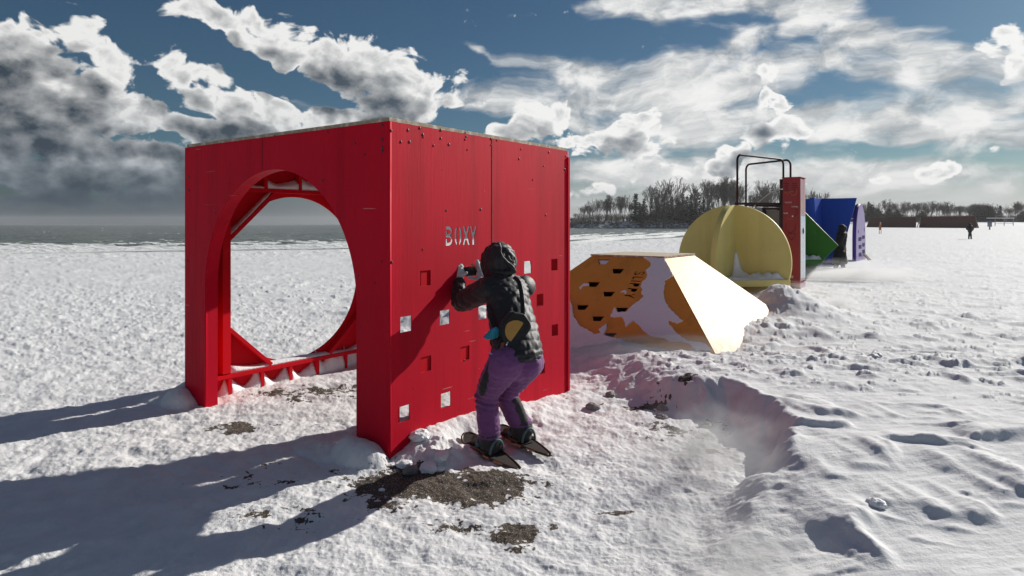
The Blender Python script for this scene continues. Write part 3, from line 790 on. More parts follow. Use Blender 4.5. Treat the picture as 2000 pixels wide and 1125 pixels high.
snow_patch(zf([(135,440),(175,405),(218,405),(222,425),(165,430),(145,460)]),'stuck_snow',ramp,slope_mat(0),th=.012,seed=4,jit=.003)
snow_patch(zf([(480,480),(515,462),(540,470),(525,500),(515,480)]),'stuck_snow',ramp,slope_mat(0),th=.012,seed=5,jit=.003)
m=MB(); m.box(-1.5,1.5,-1.5,1.5,-.1,.16); m.build('snow_inside',PACK,ramp)
# floor of the top hole filled with snow
a=[fp(1169,507.5),fp(1190,507.5),fp(1183,515),fp(1172,515)]
plate('stuck_snow',[a],.01,slope_mat(0)@Matrix.Translation((0,0,-.012)),PACK,ramp)

# ---- yellow discs
YC=(4.83,14.5); YELLOW=paint('yellow_paint',(.70,.60,.22),gloss=.5,wear=.15,stain=.12,bumpy=.1)
disc=thing('play_discs','pale yellow crossed plywood discs with a snow-filled corner seat, beside the red locker','play disc',(YC[0],YC[1],0),TH)
YR,YZ=1.225,.865
def cutdisc(r,zc,z0,n=110):
    a=math.asin((zc-z0)/r); return [(r*math.cos(t),zc+r*math.sin(t)) for t in np.linspace(-a,math.pi+a,n)]
def dplate(name,pts,t_,axis,mat,par,off=0):
    if axis=='x': M=Matrix.Translation((0,-t_/2+off,0))@Matrix(((1,0,0),(0,0,1),(0,-1,0))).transposed().to_4x4()
    else: M=Matrix.Translation((t_/2+off,0,0))@Matrix(((0,1,0),(0,0,1),(1,0,0))).transposed().to_4x4()
    return plate(name,[pts],t_,M,mat,par,bevel=.006)
dplate('wide_disc',cutdisc(YR,YZ,-.1),.075,'x',YELLOW,disc)
full=cutdisc(YR-.003,YZ,-.1)
near=[p for p in full if p[0]<-.039]; nearp=[(-.039,YZ+math.sqrt(YR**2-.039**2)-.004)]+near+[(-.039,-.1)]
far=[p for p in full if p[0]>.039]; farp=[(.039,-.1)]+far+[(.039,YZ+math.sqrt(YR**2-.039**2)-.004)]
dplate('cross_disc',nearp,.125,'y',YELLOW,disc); dplate('cross_disc',farp,.125,'y',YELLOW,disc)
zs=.50; e=math.sqrt(YR**2-(YZ-zs)**2)
plate('seat',[[(.064,-.039),(e,-.039),(.064,-e)]],.03,Matrix.Translation((0,0,zs+.0)),YELLOW,disc)
m=MB(); m.beam((e+.03,-.02,zs-.045),(.07,-e-.0,zs-.045),.03,.13,up=(0,0,1)); m.build('seat_edge_board',YELLOW,disc,bevel=.004)
# the drift on the seat
def seat_snow(e_,z_,parent,h=.07,peak=.5,seed=1,x0=.066,y0=-.04):
    n=26; V=[];idx={};Fc=[]
    for i in range(n+1):
        for j in range(n+1-i):
            x=x0+(e_-x0-.03)*i/n; y=y0-(e_+y0-.03)*j/n
            edge=min(1,(n-i-j)/3.0); nn=float(fbm(np.array(x*5+seed),np.array(y*5),3,seed))
            z=z_+.003+edge*(h*(1+1.0*nn)+peak*math.exp(-((x-x0)/.12)**2-((y-y0)/.16)**2)+.10*math.exp(-((y-y0)/.18)**2)*(.6+nn))
            idx[i,j]=len(V); V.append((x,y,z))
    for i in range(n):
        for j in range(n-i):
            Fc.append((idx[i,j],idx[i,j+1],idx[i+1,j]))
            if i+j<n-1: Fc.append((idx[i+1,j],idx[i,j+1],idx[i+1,j+1]))
    mb=MB(); mb.add(V,Fc); o=mb.build('seat_snow',PACK,parent,smooth=True)
    so_=o.modifiers.new('solid','SOLIDIFY'); so_.thickness=.01; return o
seat_snow(e,zs,disc,.055,.42,3)

# ---- red locker
LOCK=paint('locker_red',(.27,.040,.052),gloss=.45,wear=.5,stain=.4,bumpy=.05)
LOCKS=paint('locker_faded',(.46,.25,.28),gloss=.28,wear=.7,stain=.5,bumpy=.05,spec=.6)
lk=thing('tall_locker','tall narrow red metal locker with graffiti and side poster, right of the yellow discs','locker',(6.645,15.3,0),TH)
LZ0,LZ1=.0,2.75; LWd,LDp=.375,.50
m=MB(); m.box(-LWd,0,0,LDp,.30,LZ1); m.build('body',LOCK,lk,bevel=.008)
m=MB(); m.box(-LWd-.015,.015,-.015,LDp+.015,-.15,.298); m.build('plinth',LOCKS,lk,bevel=.006)
m=MB(); m.box(.002,.016,.012,LDp/2-.006,.36,LZ1-.03); m.build('door',LOCKS,lk,bevel=.003)
m=MB(); m.box(.002,.016,LDp/2+.006,LDp-.012,.36,LZ1-.03); m.build('door',LOCKS,lk,bevel=.003)
m=MB(); m.box(-LWd-.02,.025,-.02,LDp+.02,LZ1+.001,LZ1+.02); m.build('lid',LOCK,lk,bevel=.004)
DARK=material('dark_slots',color=(.03,.008,.01),rough=.8)
for xx in (-.29,-.12):
    for k in range(4):
        m=MB(); m.box(xx-.045,xx+.045,-.006,-.001,LZ1-.14-.05*k,LZ1-.125-.05*k); m.build('vent_slot',DARK,lk)
def poster_fn(t,b):
    co_=objco(t); sp=t.node('ShaderNodeSeparateXYZ'); t.put(sp.inputs[0],co_)
    n=t.noise(t.mapping(co_,scale=(1,30,9)),3,4,.7).outputs['Fac']
    c=t.mix(t.rng(n,.56,.66),(.60,.70,.76),(.25,.30,.36))
    c=t.mix(t.rng(t.noise(t.mapping(co_,scale=(1,6,14)),3,2,.5).outputs['Fac'],.62,.68),c,(.5,.16,.16))
    c=t.mix(t.rng(sp.outputs[2],1.55,2.0),c,(.45,.62,.78))
    t.put(b.inputs['Base Color'],c)
m=MB(); m.box(.0165,.0185,.02,LDp/2-.012,.42,1.86); m.box(.0165,.0185,LDp/2+.012,LDp-.03,.42,1.86); m.build('poster',material('poster_paper',poster_fn,rough=.35),lk)
m=MB(); m.ball((.019,.10,2.10),(.002,.035,.16),12,8); m.build('sticker',material('yellow_sticker',color=(.62,.66,.05),rough=.4),lk)
m=MB(); m.ball((.03,.24,1.50),(.012,.03,.05),10,6); m.tube([(.03,.22,1.53),(.03,.225,1.58),(.03,.255,1.58),(.03,.26,1.53)],.006,6); m.build('padlock',material('padlock_black',color=(.02,.02,.02),rough=.4),lk)
m=MB(); m.ball((-.155,-.004,1.86),(.02,.006,.02),12,6); m.build('round_badge',material('badge',color=(.6,.58,.52)),lk)
m=MB(); m.box(-.24,-.14,-.006,-.001,.42,.48); m.build('label_plate',material('label_grey',color=(.35,.35,.33)),lk)
GR=material('marker_black',color=(.05,.01,.015),rough=.8); GW=material('marker_white',color=(.55,.42,.42),rough=.8); GY=material('marker_ochre',color=(.40,.13,.04),rough=.8)
def scribble(pts,mat,w=.006):
    m=MB(); m.tube([(x,-.002,z) for x,z in pts],w,4); m.build('graffiti',mat,lk)
scribble([(-.12+.06*math.cos(a)*(1 if math.sin(a)>0 else 1),1.42+.05*math.sin(a)) if False else (-.18+.09*(16*math.sin(a)**3)/17,1.40+.075*(13*math.cos(a)-5*math.cos(2*a)-2*math.cos(3*a)-math.cos(4*a))/13) for a in np.linspace(.1,6.1,26)],GR)
scribble([(-.2+.11*math.cos(a),1.62+.14*math.sin(a*1.0)) for a in np.linspace(2.6,6.6,18)],GR)
scribble([(-.10+.05*math.cos(a*2),1.95+.12*math.sin(a)) for a in np.linspace(0,6,30)],GR,.005)
scribble([(-.30,1.02),(-.22,.98),(-.30,.92)],GR); scribble([(-.28,.72),(-.22,.70),(-.27,.66)],GR)
scribble([(-.33+.26*f,2.18+.02*math.sin(f*44)) for f in np.linspace(0,.6,26)],GW,.004)
scribble([(-.18+.14*f,2.08+.02*math.sin(f*38)) for f in np.linspace(0,1,26)],GW,.004)
scribble([(-.36+.10*f,1.93+.02*math.sin(f*30)) for f in np.linspace(0,1,20)],GW,.004)
scribble([(-.15+.07*math.cos(a)*a/5,2.42+.07*math.sin(a)*a/5) for a in np.linspace(0,7,26)],GY,.006)
scribble([(-.33+.12*f,2.40+.03*math.sin(f*9)) for f in np.linspace(0,1,16)],GY,.006)

# ---- lifeguard stand behind the locker
RUST=paint('rusty_dark_steel',(.045,.016,.014),gloss=.5,wear=.35,stain=.3,bumpy=.1)
def W(px,d,z): return Vector(((px-1000)/F*d,d,z))
base=W(1490,18.6,0)
tw=thing('lifeguard_stand','rusty dark steel lifeguard stand with tall bent tube railings, rising behind the yellow discs','lifeguard stand',tuple(base),0)
zt=3.46
def loop(a,b_,za,zb,r=.028):
    """upright, rounded corner, top bar, rounded corner, upright"""
    P=[Vector((a.x,a.y,za))]; c=.16; d=(b_-a); d.z=0; d.normalize()
    A=Vector((a.x,a.y,zt)); B=Vector((b_.x,b_.y,zt))
    P.append(A-Vector((0,0,c)))
    for k in range(1,7):
        t=k/7*math.pi/2; P.append(A+d*c*(1-math.cos(t))+Vector((0,0,-c+c*math.sin(t))))
    P.append(A+d*c); P.append(B-d*c)
    for k in range(1,7):
        t=k/7*math.pi/2; P.append(B-d*c*(1-math.sin(t))+Vector((0,0,-c+c*math.cos(t))))
    P.append(B-Vector((0,0,c))); P.append(Vector((b_.x,b_.y,zb)))
    m=MB(); m.tube(P,r,10); return m.build('railing',RUST,tw,smooth=True,world=True)
A_,B_,C_,D_=W(1440,17.0,0),W(1530,18.35,0),W(1457,19.9,0),W(1544,18.35,0)
loop(A_,B_,-.2,-.2); loop(C_,D_,-.2,.4)
m=MB(); m.beam(W(1437,17.0,2.20),W(1532,18.3,2.235),.05,.06); m.build('deck_rail',RUST,tw,world=True)
m=MB(); m.beam(W(1455,19.7,2.25),W(1532,18.35,2.17),.05,.07); m.build('deck_rail',RUST,tw,world=True)
m=MB(); m.beam(W(1527,18.1,-.2),W(1527,18.1,2.9),.09,.09); m.build('post',RUST,tw,world=True)
m=MB(); m.beam(W(1520,17.9,1.32),W(1534,18.1,1.30),.06,.10); m.build('deck_rail',RUST,tw,world=True)
m=MB(); m.beam(W(1442,17.2,1.0),W(1527,18.1,1.0),.05,.05); m.build('cross_brace',RUST,tw,world=True)
PANEL=material('weathered_panel',lambda t,b:(t.put(b.inputs['Base Color'],t.mix(t.noise(t.mapping(objco(t),scale=(1,1,.3)),6,5,.6).outputs['Fac'],(.20,.21,.22),(.32,.33,.34)))),rough=.8)
def quadbox(a,b_,z0,z1,t_,mat,name,par):
    d=Vector((b_.x-a.x,b_.y-a.y,0)).normalized(); n=Vector((-d.y,d.x,0))*t_
    V=[(a.x,a.y,z0),(b_.x,b_.y,z0),(b_.x+n.x,b_.y+n.y,z0),(a.x+n.x,a.y+n.y,z0)]; V+=[(x,y,z1) for x,y,_ in V]
    m=MB(); m.add(V,[(0,3,2,1),(4,5,6,7),(0,1,5,4),(1,2,6,5),(2,3,7,6),(3,0,4,7)]); return m.build(name,mat,par,world=True)
quadbox(W(1458,20.1,0),W(1531,18.9,0),.9,2.16,.05,PANEL,'back_panel',tw)
WD=material('old_wood_board',lambda t,b:(t.put(b.inputs['Base Color'],t.mix(t.noise(t.mapping(objco(t),scale=(.4,.4,8)),6,5,.6).outputs['Fac'],(.12,.10,.075),(.27,.235,.18)))),rough=.8)
quadbox(W(1496,18.95,0),W(1522,18.5,0),1.62,2.06,-.02,WD,'notice_board',tw)
for (a,b_,z0,z1) in ((1492,1496,1.56,2.14),(1521,1525,1.56,2.14)):
    quadbox(W(a,18.98,0),W(b_,18.9,0),z0,z1,-.06,RUST,'board_frame',tw)
quadbox(W(1492,18.9,0),W(1526,18.45,0),2.08,2.13,-.09,RUST,'board_frame',tw)
P=[]
for (px,py) in ((1466,409),(1480,396),(1490,387),(1500,379.5),(1508,374.5),(1516,371),(1524,369.5),(1531,369.5)): P.append(atd(px,py,17.6))
m=MB(); m.tube(P,.014,8); m.build('curved_pipe',material('pale_pipe',color=(.42,.40,.36),rough=.4),tw,smooth=True,world=True)

# ---- green diamonds
GC=(8.49,19.8); GREEN=paint('green_paint',(.05,.20,.035),gloss=.42,wear=.15,stain=.2,bumpy=.08)
gd=thing('play_diamonds','green crossed plywood diamonds with a corner seat, between the red locker and the blue shape','play diamond',(GC[0],GC[1],0),TH)
rh,rz_,zc=1.15,1.24,1.06
dplate('wide_diamond',[(rh,zc),(0,zc+rz_),(-rh,zc),(-.18,-.1),(.18,-.1)][:5] if False else [(rh,zc),(0,zc+rz_),(-rh,zc),(-rh*(1-(zc+.1)/rz_),-.1),(rh*(1-(zc+.1)/rz_),-.1)],.05,'x',GREEN,gd)
dplate('cross_diamond',[(-.026,zc+rz_-.03),(-rh,zc),(-rh*(1-(zc+.1)/rz_),-.1),(-.026,-.1)],.05,'y',GREEN,gd)
dplate('cross_diamond',[(.026,-.1),(rh*(1-(zc+.1)/rz_),-.1),(rh,zc),(.026,zc+rz_-.03)],.05,'y',GREEN,gd)
zs2=.63; e2=rh*(1-(zc-zs2)/rz_)
plate('seat',[[(.027,-.027),(e2,-.027),(.027,-e2)]],.03,Matrix.Translation((0,0,zs2)),GREEN,gd)
m=MB(); m.beam((e2+.02,-.01,zs2-.05),(.03,-e2,zs2-.05),.03,.12); m.build('seat_edge_board',GREEN,gd)
seat_snow(e2,zs2,gd,.05,.16,8,x0=.03,y0=-.03)

# ---- blue wedge
BC=(11.6,25.0); BLUE=paint('blue_paint',(.024,.075,.40),gloss=.42,wear=.1,stain=.2,bumpy=.08)
bw=thing('play_wedge','blue crossed plywood wedges, wide at the top, behind the green diamonds','play wedge',(BC[0],BC[1],0),TH)
tz=2.63
dplate('wide_wedge',[(1.27,tz),(-1.27,tz),(-.60,-.1),(.60,-.1)],.05,'x',BLUE,bw)
dplate('cross_wedge',[(-.026,tz-.002),(-1.27,tz-.002),(-.60,-.1),(-.026,-.1)],.16,'y',BLUE,bw)
dplate('cross_wedge',[(.026,-.1),(.60,-.1),(1.27,tz-.002),(.026,tz-.002)],.16,'y',BLUE,bw)

# ---- violet arch
VC=(14.55,28.0); VIO=paint('violet_paint',(.085,.05,.26),gloss=.45,wear=.2,stain=.3,bumpy=.08)
VIOP=paint('violet_paint_sunlit',(.24,.17,.42),gloss=.35,wear=.5,stain=.4,bumpy=.08,spec=.6)  # paler, more chipped copy: sunlight on this panel put into its colour
va=thing('play_arch','violet plywood gateway of round-topped panels with dark cut-outs, beyond the blue shape','play arch',(VC[0],VC[1],0),TH)
VL=2.44
def rtop(zb=-.1,zt_=2.56,n=40): return [(VL/2+VL/2*math.cos(a),zt_-1.5+1.5*math.sin(a)) for a in np.linspace(0,math.pi,n)]+[(0.0,zb),(VL,zb)]
Ov=Vector((VC[0],VC[1],0)); Nv=RZ@Vector((1,0,0)); Sv=RZ@Vector((0,1,0))
vp=lambda px,py: facept(px,py,Ov,Nv,Sv,(0,0,1))
hv=[]
for (a,b_,c_,d_) in ((316,369,637,695),(320,369,768,825),(320,369,900,955),(376,424,607,660),(380,424,735,790),(382,426,850,908),(314,324,510,568),(409,419,478,535)):
    x0,y0=vp(1640+a/8.654,390+c_/8.654); x1,y1=vp(1640+b_/8.654,390+d_/8.654)
    k=5 if b_-a>20 else 1
    for j in range(k):
        w=(x1-x0)/k; hv.append(rect(x0+w*j+.012,y1,x0+w*(j+1)-.012,y0))
Mv=Matrix(((0,1,0),(0,0,1),(1,0,0))).transposed().to_4x4()
plate('side_panel',[rtop()]+hv,.02,Mv,VIOP,va)
plate('side_core',[rtop(zt_=2.555)],.13,Matrix.Translation((-.0215,0,0))@Mv,VIO,va)
plate('side_panel',[rtop()],.15,Matrix.Translation((-2.3,0,0))@Mv,VIO,va)
m=MB(); m.box(-2.295,-.155,.75,1.65,1.82,2.50); m.build('lintel',VIO,va)
m=MB(); m.box(-2.295,-.155,.70,.78,1.88,1.93); m.build('caught_snow',PACK,va)
m=MB(); a=atd(1688.5,497,29.6); b_=atd(1702,511.5,28.8); m.beam(a,b_,.11,.05); m.build('prop_board',material('prop_wood',color=(.34,.27,.18),rough=.8),va,world=True)

# ------------------------------------------------------------------ far shore furniture
BRN=paint('brown_boards',(.13,.045,.036),gloss=.7,wear=.2,stain=.9,bumpy=.2)
def leanwall(pxa,pxb,d0,d1,za,zb_,label,nseg=6):
    a=W(pxa,d0,0); b_=W(pxb,d1,0); mid=(a+b_)/2
    th_=thing('lean_to_wall',label,'board wall',(mid.x,mid.y,0),0,'brown board walls across the snowfield')
    d=(b_-a).normalized(); n=Vector((-d.y,d.x,0))
    if n.y<0: n=-n
    V=[]; tk=.15
    for (p,z1) in ((a,za),(b_,zb_)):
        ins=(d if p is a else -d)*1.0
        V+= [p+Vector((0,0,-1.2)), p+n*1.9+ins*.55+Vector((0,0,z1)), p+n*(1.9+tk)+ins*.55+Vector((0,0,z1)), p+n*tk+Vector((0,0,-1.2))]
    m=MB(); m.add(V,[(0,1,5,4),(1,2,6,5),(2,3,7,6),(3,0,4,7),(0,3,2,1),(4,5,6,7)]); m.build('board_face',BRN,th_,world=True)
    WDB=WD
    for p,ins in ((a,d*.3),(b_,-d*.1)):
        q0=p+n*1.95+(d*.6 if p is a else -d*.6)+Vector((0,0,(za if p is a else zb_)-.1))
        m=MB(); m.beam(q0,p+n*4.2+(-d*.9 if p is a else d*.9)+Vector((0,0,-1)),.22,.16); m.build('support_leg',WDB,th_,world=True)
        m=MB(); m.beam(q0,p+n*.2+(-d*.2 if p is a else d*.2)+Vector((0,0,-1)),.16,.12); m.build('support_leg',WDB,th_,world=True)
    return th_
leanwall(1690,1787,236,222,3.75,4.0,'shorter of the two long brown leaning board walls, nearer the violet arch')
leanwall(1795,1910,220,212,4.05,4.15,'longer of the two brown leaning board walls, behind the walker in black')
sg=thing('notice_sign','small blue and grey notice sign on a post right of the brown wall','sign',tuple(W(1933,175,0)),0)
p=W(1933,175,0)
m=MB(); m.box(p.x-.14,p.x+.14,p.y-.1,p.y+.1,-.3,.9); m.build('post',material('sign_post',color=(.30,.17,.13)),sg,world=True)
for (z0,z1,c,nm) in ((.9,1.75,(.25,.28,.33),'grey_board'),(1.752,1.95,(.42,.13,.08),'red_band'),(1.952,2.35,(.06,.17,.30),'blue_board')):
    m=MB(); m.box(p.x-.58,p.x+.58,p.y-.06,p.y+.06,z0,z1); m.build(nm,material(nm,color=c),sg,world=True)
p=W(1719,110,0)
og=thing('marker_board','orange board on two thin legs, standing on snow before the brown wall','marker board',tuple(p),0)
ORB=material('orange_board',color=(.45,.15,.035),rough=.6)
m=MB(); m.box(p.x-.19,p.x+.19,p.y-.05,p.y+.05,.65,1.55); m.build('board',ORB,og,world=True,bevel=.03)
for sx_ in (-.15,.15):
    m=MB(); m.box(p.x+sx_-.035,p.x+sx_+.035,p.y-.03,p.y+.03,-.3,.649); m.build('leg',ORB,og,world=True)
m=MB(); m.box(p.x-.03,p.x+.15,p.y-.06,p.y+.06,1.552,1.95); m.build('pale_top',material('pale_top',color=(.5,.47,.38)),og,world=True,bevel=.03)
p=W(1954,295,0)
sh=thing('picnic_shelter','low open shelter with flat snowy roof by the trees at far right','shelter',tuple(p),0)
m=MB(); m.box(p.x-4.4,p.x+4.4,p.y-2.5,p.y+2.5,4.05,4.35); m.build('roof',PACK,sh,world=True)
for k in range(3):
    x=p.x-4.0+4.0*k
    m=MB(); m.box(x-.1,x+.1,p.y-2.3,p.y-2.1,-1,4.04); m.build('post',PANEL,sh,world=True)
m=MB(); m.box(p.x-3.9,p.x+3.9,p.y-2.2,p.y-2.1,1.6,1.75); m.build('rail',PANEL,sh,world=True)
# ------------------------------------------------------------------ trees
BARK=material('bark',lambda t,b:(t.put(b.inputs['Base Color'],t.mix(t.noise(objco(t),3,4,.6).outputs['Fac'],(.08,.07,.062),(.17,.15,.135)))),rough=.9,spec=.1)
TWIG=material('twigs',lambda t,b:(t.put(b.inputs['Base Color'],t.mix(t.noise(objco(t),1.2,3,.6).outputs['Fac'],(.11,.095,.083),(.21,.185,.165)))),rough=.9,spec=.1)
NEED=material('needles',lambda t,b:(t.put(b.inputs['Base Color'],t.mix(t.noise(objco(t),1.6,4,.6).outputs['Fac'],(.028,.038,.028),(.07,.085,.06)))),rough=.9,spec=.1)
def prisms(segs):
    """segs: (p0,p1,r0,r1) arrays -> open three-sided prisms"""
    P0=np.array([s[0] for s in segs]); P1=np.array([s[1] for s in segs]); r0=np.array([s[2] for s in segs])[:,None]; r1=np.array([s[3] for s in segs])[:,None]
    d=P1-P0; d/=np.linalg.norm(d,axis=1,keepdims=True)+1e-9
    a=np.cross(d,np.array([.31,.87,.37])); a/=np.linalg.norm(a,axis=1,keepdims=True)+1e-9; b_=np.cross(d,a)
    V=[];n=len(segs)
    for k in range(3):
        t=2*math.pi*k/3; V.append(P0+(a*math.cos(t)+b_*math.sin(t))*r0)
    for k in range(3):
        t=2*math.pi*k/3; V.append(P1+(a*math.cos(t)+b_*math.sin(t))*r1)
    V=np.stack(V,1).reshape(-1,3)
    Fc=[]
    for i in range(n):
        o=i*6
        Fc+=[(o,o+1,o+4,o+3),(o+1,o+2,o+5,o+4),(o+2,o,o+3,o+5)]
    return V.tolist(),Fc
def bare_tree(seed,stems=1,spread=.42,levels=6,h=10.0,rr=.17):
    rg=np.random.RandomState(seed); trunk=[];tw=[]
    def grow(p,d,L,r,lv):
        n=3 if lv<3 else 2; dst=trunk if lv==0 else tw
        for i in range(n):
            d=d+rg.normal(0,.10,3); d[2]+=.05 if lv>0 else .02; d/=np.linalg.norm(d)
            q=p+d*L/n; r2=r*(.86 if lv==0 else .80); dst.append((p,q,r,max(r2,.017))); p=q; r=max(r2,.017)
            if lv>0 and lv<levels and i<n-1 and rg.rand()<.6:
                side(p,d,L,r,lv)
        if lv<levels:
            k=rg.randint(2,4) if lv>0 else rg.randint(3,6)
            for j in range(k): side(p,d,L,r,lv,1.0)
    def side(p,d,L,r,lv,s=.8):
        ax=rg.normal(0,1,3); ax-=d*ax.dot(d); ax/=np.linalg.norm(ax)
        nd=d+ax*rg.uniform(.35,1.0)*spread*1.7; nd[2]=max(nd[2],-.05)+.30; nd/=np.linalg.norm(nd)
        grow(p,nd,L*rg.uniform(.58,.80)*s**.5,r*rg.uniform(.55,.72),lv+1)
    for s in range(stems):
        d=np.array([rg.normal(0,.16),rg.normal(0,.16),1.0]) if stems>1 else np.array([0,0,1.0]); d/=np.linalg.norm(d)
        grow(np.array([rg.normal(0,.15),rg.normal(0,.15),-.4]),d,h*.30,rr/(stems**.4),0)
    return trunk,tw
def norm_meshes(nm,seed,**k):
    tr,tw=bare_tree(seed,**k)
    zmax=max(max(s[1][2] for s in tw),1); f=10.0/zmax
    sc=lambda S:[(a*f,b_*f,c*f,d*f) for a,b_,c,d in S]
    out=[]
    for nmx,S in (('trunk',tr),('crown',tw)):
        V,Fc=prisms(sc(S)); me=D.meshes.new(nmx); me.from_pydata(V,[],Fc); me.update(); me.materials.append(BARK if nmx=='trunk' else TWIG); out.append(me)
    return out
BARE=[norm_meshes('bare',11,stems=1,spread=.27,levels=5),norm_meshes('bare',23,stems=4,spread=.22,levels=4),norm_meshes('bare',37,stems=3,spread=.28,levels=4),norm_meshes('bare',41,stems=6,spread=.25,levels=4),norm_meshes('bare',59,stems=2,spread=.36,levels=5)]
def conifer(seed,w=2.6,gap=.3,round_=0):
    rg=np.random.RandomState(seed); V=[];Fc=[]
    def leaf(p,d,L,wd):
        s=np.cross(d,[0,0,1.0]); s/=np.linalg.norm(s)+1e-9; s=s*math.cos(.6)+np.array([0,0,1])*rg.uniform(-.9,.9)
        o=len(V); V.extend([(p-s*wd*.3).tolist(),(p+d*L*.5+s*wd).tolist(),(p+d*L).tolist(),(p+d*L*.5-s*wd).tolist()]); Fc.append((o,o+1,o+2,o+3))
    z=.9
    while z<9.9:
        f=(z-.9)/9.0; rad=(w*(1-f)**.85 if not round_ else w*(1-(abs(f-.4)/.62)**2.4 if abs(f-.4)<.6 else .08))*rg.uniform(.7,1.12)+.12
        n=int(5+rad*3.2)
        for k in range(n):
            a=rg.uniform(0,6.283); dr=rg.uniform(-.32,.12)+(.25 if f>.8 else 0)
            d=np.array([math.cos(a),math.sin(a),dr]); d/=np.linalg.norm(d); rl=rad*rg.uniform(.55,1.1)
            m_=max(2,int(rl/.33))
            for j in range(m_):
                p=np.array([0,0,z])+d*rl*(j/m_)
                for q in range(2):
                    dd=d+rg.normal(0,.5,3)*.8; dd/=np.linalg.norm(dd); leaf(p+rg.normal(0,.07,3),dd,rg.uniform(.35,.7),rg.uniform(.10,.2))
        z+=gap*rg.uniform(.7,1.3)
    me=D.meshes.new('crown'); me.from_pydata(V,[],Fc); me.update(); me.materials.append(NEED)
    Vt,Ft=prisms([(np.array([0,0,-.4]),np.array([0,0,9.6]),.16,.02)]); mt=D.meshes.new('trunk'); mt.from_pydata(Vt,[],Ft); mt.update(); mt.materials.append(BARK)
    return [mt,me]
CON=[conifer(3,2.3,.26),conifer(5,2.7,.28),conifer(8,2.0,.34),conifer(13,3.6,.24,1)]
pnm={0:'bare spreading tree',1:'bare many-stemmed tree',2:'bare forked tree',3:'bare bushy tree',4:'bare broad tree'}
def put_tree(kind,v,px,topy,d,label,group,wf=1.0):
    x=(px-1000)/F*d; gz=float(hz(np.array([x]),np.array([d]))[0]); gz=max(gz,-.3)
    ztop=CZ+(HY-topy)/F*d; h=ztop-gz
    nm='bare_tree' if kind=='b' else 'conifer'
    o=D.objects.new(nm,None); COL.objects.link(o); o.empty_display_size=.5
    o.location=(x,d,gz); s=h/10.0; o.scale=(s*wf,s*wf,s); o.rotation_euler=(0,0,rng.uniform(0,6.28))
    tag(o,label,'tree',group)
    src=BARE[v] if kind=='b' else CON[v]
    for me in src:
        c=D.objects.new(me.name.split('.')[0],me); COL.objects.link(c); c.parent=o
GB='bare trees on the headland across the water'; GC='conifers on the headland across the water'
GR2='bare trees behind the brown walls'; GD='dark evergreens behind the brown walls'
LB='leafless dark tree among the grove on the headland between red cube and red locker'
LCn='dark conifer in the dense row on the headland behind the yellow discs'
LR_='leafless tree in the hazy row behind the brown board walls'
LD='dark evergreen in the hazy row behind the brown board walls'
left=[('b',3,1117,423,345),('b',1,1128,415,345),('b',3,1141,400,340),('b',2,1152,392,338),('b',1,1166,387,336),('b',0,1180,379,336),('b',2,1193,384,338),('b',4,1206,377,336),('b',1,1219,379,340),('b',3,1230,392,340),
 ('b',2,1158,398,350),('b',3,1186,396,352),('b',1,1212,394,350),('b',3,1252,398,345),('b',4,1284,392,352),
 ('c',0,1242,378,338),('c',1,1258,388,340),('c',2,1271,392,342),('c',1,1283,384,344),('c',1,1297,378,342),('c',0,1312,384,340),('c',1,1323,387,344),('c',2,1333,378,338),('c',1,1342,384,342),('c',0,1350,381,338),('c',1,1358,383,341),('c',2,1367,380,337),('c',0,1374,388,340),('c',1,1383,392,342),('c',0,1250,396,350),('c',1,1305,393,351),('c',3,1328,394,350),('c',1,1393,394,345),
 ('b',0,1292,347,328),('b',1,1287,356,330),('b',2,1303,366,332),('b',4,1328,372,348),
 ('b',1,1384,348,330),('b',0,1400,341,332),('b',3,1414,345,334),('b',1,1428,350,330),('b',2,1441,352,332),('b',0,1372,358,336),('b',4,1408,352,340),('b',3,1436,366,340),
 ('b',3,1476,372,340),('b',2,1490,366,338),('b',1,1502,361,336),('b',0,1514,352,334),('b',4,1526,350,336),('b',1,1538,356,338),('b',3,1551,366,338),('b',2,1581,366,340),('b',1,1597,372,342)]
LS_={(1292,347):'tallest bare fan-shaped tree rising above the conifers, left of the yellow discs',(1117,423):'lowest leafless tree at the tip of the headland, beside the red cube',
 (1242,378):'pointed conifer standing apart at the left end of the conifer row',(1400,341):'tall bare tree in the middle of the clump just above the yellow discs',
 (1384,348):'bare tree at the left edge of the tall clump above the yellow discs',(1441,352):'bare tree at the right edge of the tall clump, behind the tube railing',
 (1514,352):'tall bare tree seen through the tube railing of the lifeguard stand',(1526,350):'bare tree directly left of the red locker, behind the tube railing'}
for k,v,px,ty,d in left:
    put_tree(k,v,px,ty,d,LS_.get((px,ty),LB if k=='b' else LCn),GB if k=='b' else GC,1.2 if k=='b' else 1.25)
right=[('c',3,1702,399,352),('c',0,1697,394,350),('c',3,1716,407,352),('b',2,1709,392,360),('c',3,1736,408,352),('c',3,1752,409,352),('b',0,1733,389,362),('b',1,1745,396,360),('b',2,1757,393,360),('b',4,1771,392,360),('b',1,1783,393,360),('c',3,1800,411,354),('b',3,1792,396,362),
 ('b',0,1806,393,362),('b',2,1818,393,360),('b',1,1832,391,360),('b',3,1843,397,362),('b',4,1854,396,360),('b',1,1866,400,362),('b',3,1876,400,362),('b',2,1887,399,362),('b',1,1899,401,362),
 ('c',3,1913,404,356),('b',3,1906,396,362),('b',1,1917,395,362),('c',3,1928,402,356),('b',3,1925,397,362),('b',3,1938,401,362),('c',3,1936,404,356),('c',0,1953,402,356),('b',2,1963,397,362),('b',0,1976,392,362),('b',1,1988,394,362),('b',4,2001,396,362),('c',3,1998,412,358),('b',3,2014,398,362),('b',2,1668,397,362),('b',1,1684,396,362),('b',3,1972,404,364),('b',3,1812,402,366),('b',3,1765,402,366),('b',3,1850,405,366),('b',3,1894,406,366)]
